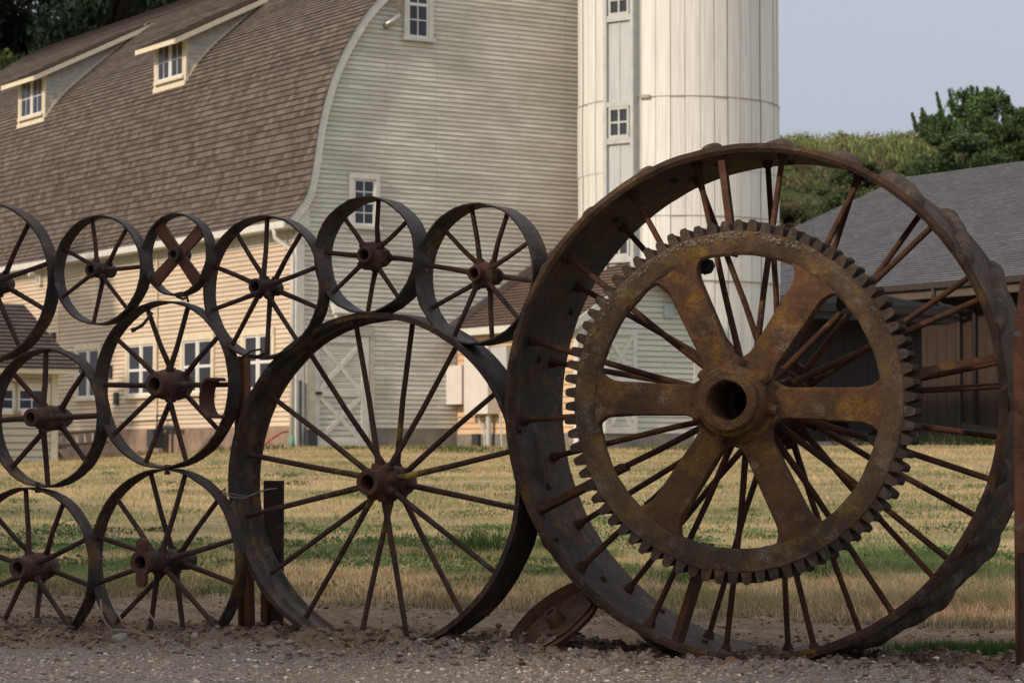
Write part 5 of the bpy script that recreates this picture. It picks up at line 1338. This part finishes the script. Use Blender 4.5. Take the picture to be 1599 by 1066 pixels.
# dark shrubs at the foot of the hill behind the gray roof
def shrub(px, D, zb, H, Wc, lb, colr, n=9000, ncl=60, ls=.17, up=False):
    x = (px-799.5)/F*D; b = (x, D, zb if zb is not None else gz(x, D)); root = empty('hill_shrub', b, lb, 'shrub', 'shrubs on the hillside')
    cs=[]; rs_=[]; m = MB()
    for i in range(ncl):
        a = rng.uniform(0, 2*PI); f = rng.uniform(.1, 1); r_ = Wc*math.sqrt(max(.03, 1-(f-.35)**2*1.9))*rng.uniform(.2, 1)
        p = (math.cos(a)*r_, math.sin(a)*r_*.7, H*f); cs.append(p); s_ = Wc*(rng.uniform(.06, .20) if up else rng.uniform(.14, .30))*(1.0 if f < .7 else .55); rs_.append((s_, s_, s_*(1.5 if up else .8)))
        if i % 4 == 0: m.tube([(0, 0, 0), (p[0]*.5, p[1]*.5, p[2]*.6), p], [.08, .05, .02], 5)
    if up:
        for i in range(26):
            a = rng.uniform(0, 2*PI); q = rng.uniform(.2, .95)*Wc; z0 = H*rng.uniform(.5, .8)*(1.1-.45*q/Wc); z1 = z0+H*rng.uniform(.18, .42)
            dx_ = rng.normal(0, .18)+math.cos(a)*.25
            for k in range(9):
                f = k/8; cs.append((math.cos(a)*q+dx_*f, math.sin(a)*q*.7, z0+(z1-z0)*f)); w_ = .15-.11*f; rs_.append((w_, w_, w_*1.5))
        ncl = len(cs)
    m.build('stems', M_bark, root)
    cc = np.array([colr])*np.ones((ncl, 1))
    v, t, c = leafcloud(np.array(cs), np.array(rs_), n, ls, cc, -.8 if up else 0, 1.2); fast_mesh('leaves', v, t, c, M_leaf, root)
shrub(1528, 146, None, 3.1, 2.3, 'bright green leafy shrub with upright shoots on the crest of the hill', (.115,.195,.065), 24000, 130, .08, True)
shrub(1460, 143, None, 2.0, 1.5, 'lower green shrub on the crest just left of the tallest shrub', (.11,.18,.06), 10000, 50, .085, True)
shrub(1590, 136, None, 4.0, 2.8, 'dark green rounded shrub on the slope at the right edge', (.08,.125,.046), 16000, 70, .11)
shrub(1500, 128, None, 4.6, 3.6, 'very dark green shrub on the slope below the tallest shrub', (.07,.115,.044), 16000, 70, .11)
shrub(1290, 112, None, 5.5, 3.6, 'dark shrub right of the silo behind the gray roof', (.04,.066,.028), 18000, 80, .11)
shrub(1235, 118, None, 5.0, 2.6, 'olive brown shrub touching the right side of the silo', (.085,.085,.04), 14000, 60, .11)
shrub(1380, 120, None, 4.6, 3.4, 'mottled green shrub just above the ridge of the gray roof', (.09,.11,.045), 16000, 70, .11)

for px, D, h, w, lb in ((1345, 134, 1.3, 1.6, 'low rusty green shrub in the middle of the slope'), (1440, 132, 1.7, 2.0, 'dark low shrub on the slope under the crest shrubs'), (1310, 128, 1.7, 2.0, 'dark green shrub low on the slope near the silo')):
    shrub(px, D, None, h, w, lb, (.09, .125, .048), 6000, 50, .08)
# unseen trees added left of the camera to shade the fence
for x, y, h, lb in ((-15, -6.5, 15.5, 'unseen tree added left of the camera for shade, nearest one'), (-18.5, -1.2, 15, 'unseen tree added left of the camera for shade, second nearest'), (-22, 4, 15.5, 'unseen tree added left of the camera for shade, second farthest'), (-25.5, 9.5, 14.5, 'unseen tree added left of the camera for shade, farthest one')):
    tree('unseen_shade_tree', (x, y, 0), h, 4.0, lb, 110, 12000, .34, (.05,.08,.028), 'round', 0, 'unseen shade trees', .05)
tree('unseen_wall_shade_tree', (-18.5, 54.3, gz(-18.5, 54.3)), 10.6, 2.8, 'unseen rounded tree added left of the shed to shade the barn wall', 70, 16000, .16, (.05,.08,.028), 'round', 0, None, .08)  # unseen tree added to cast shade on the barn's side wall
# ------------------------------------------------------------------ light, sky, camera
SAZ = Vector((-.775, -.63, 0)).normalized(); SEL = R_(30)
sd = Vector((SAZ.x*math.cos(SEL), SAZ.y*math.cos(SEL), math.sin(SEL)))
sun = bpy.data.lights.new('sun', 'SUN'); sun.energy = 3.0; sun.angle = R_(2.0); sun.color = (1.0, .82, .64)
so = bpy.data.objects.new('sun', sun); COL.objects.link(so); so.rotation_euler = sd.to_track_quat('Z', 'Y').to_euler(); so.location = (-30, -20, 30)
wd = bpy.data.worlds.new('World'); scn.world = wd; wd.use_nodes = True; nt = wd.node_tree
bg = nt.nodes['Background']
sky = nt.nodes.new('ShaderNodeTexSky'); sky.sky_type = 'NISHITA'; sky.sun_disc = False
sky.sun_elevation = SEL; sky.sun_rotation = math.atan2(SAZ.x, SAZ.y)
sky.air_density = 1.2; sky.dust_density = 3.0; sky.ozone_density = 2.0
hs = nt.nodes.new('ShaderNodeMix'); hs.data_type = 'RGBA'; hs.inputs[0].default_value = .72
hs.inputs[7].default_value = (4.0, 3.95, 4.75, 1)     # thin even haze over the clear sky
tc = nt.nodes.new('ShaderNodeTexCoord'); sx = nt.nodes.new('ShaderNodeSeparateXYZ'); nt.links.new(tc.outputs['Generated'], sx.inputs[0])
mr = nt.nodes.new('ShaderNodeMapRange'); nt.links.new(sx.outputs[2], mr.inputs[0]); mr.inputs[1].default_value = 0; mr.inputs[2].default_value = 1
mr.inputs[3].default_value = 1.0; mr.inputs[4].default_value = 4.0      # hazy sky, brighter towards the zenith
vm = nt.nodes.new('ShaderNodeMix'); vm.data_type = 'RGBA'; mr.inputs[3].default_value = 0; mr.inputs[4].default_value = 1
vm.inputs[6].default_value = (2.55, 2.60, 3.45, 1); vm.inputs[7].default_value = (9.3, 9.2, 8.7, 1); nt.links.new(mr.outputs[0], vm.inputs[0])
nt.links.new(vm.outputs[2], hs.inputs[7])
nt.links.new(sky.outputs[0], hs.inputs[6]); nt.links.new(hs.outputs[2], bg.inputs[0]); bg.inputs[1].default_value = .148

cam = bpy.data.cameras.new('camera'); co = bpy.data.objects.new('camera', cam); COL.objects.link(co)
co.location = (0, 0, EYE); co.rotation_euler = (PI/2+PITCH, 0, 0)
cam.sensor_width = 36; cam.lens = 36*F/1599; cam.clip_end = 3000; cam.clip_start = .1
cam.dof.use_dof = True; cam.dof.focus_distance = 10.6; cam.dof.aperture_fstop = 10
scn.camera = co
scn.render.resolution_x = 1024; scn.render.resolution_y = 682
scn.view_settings.view_transform = 'Standard'; scn.view_settings.look = 'None'; scn.view_settings.exposure = 0
scn.cycles.use_denoising = True
scn.cycles.max_bounces = 6
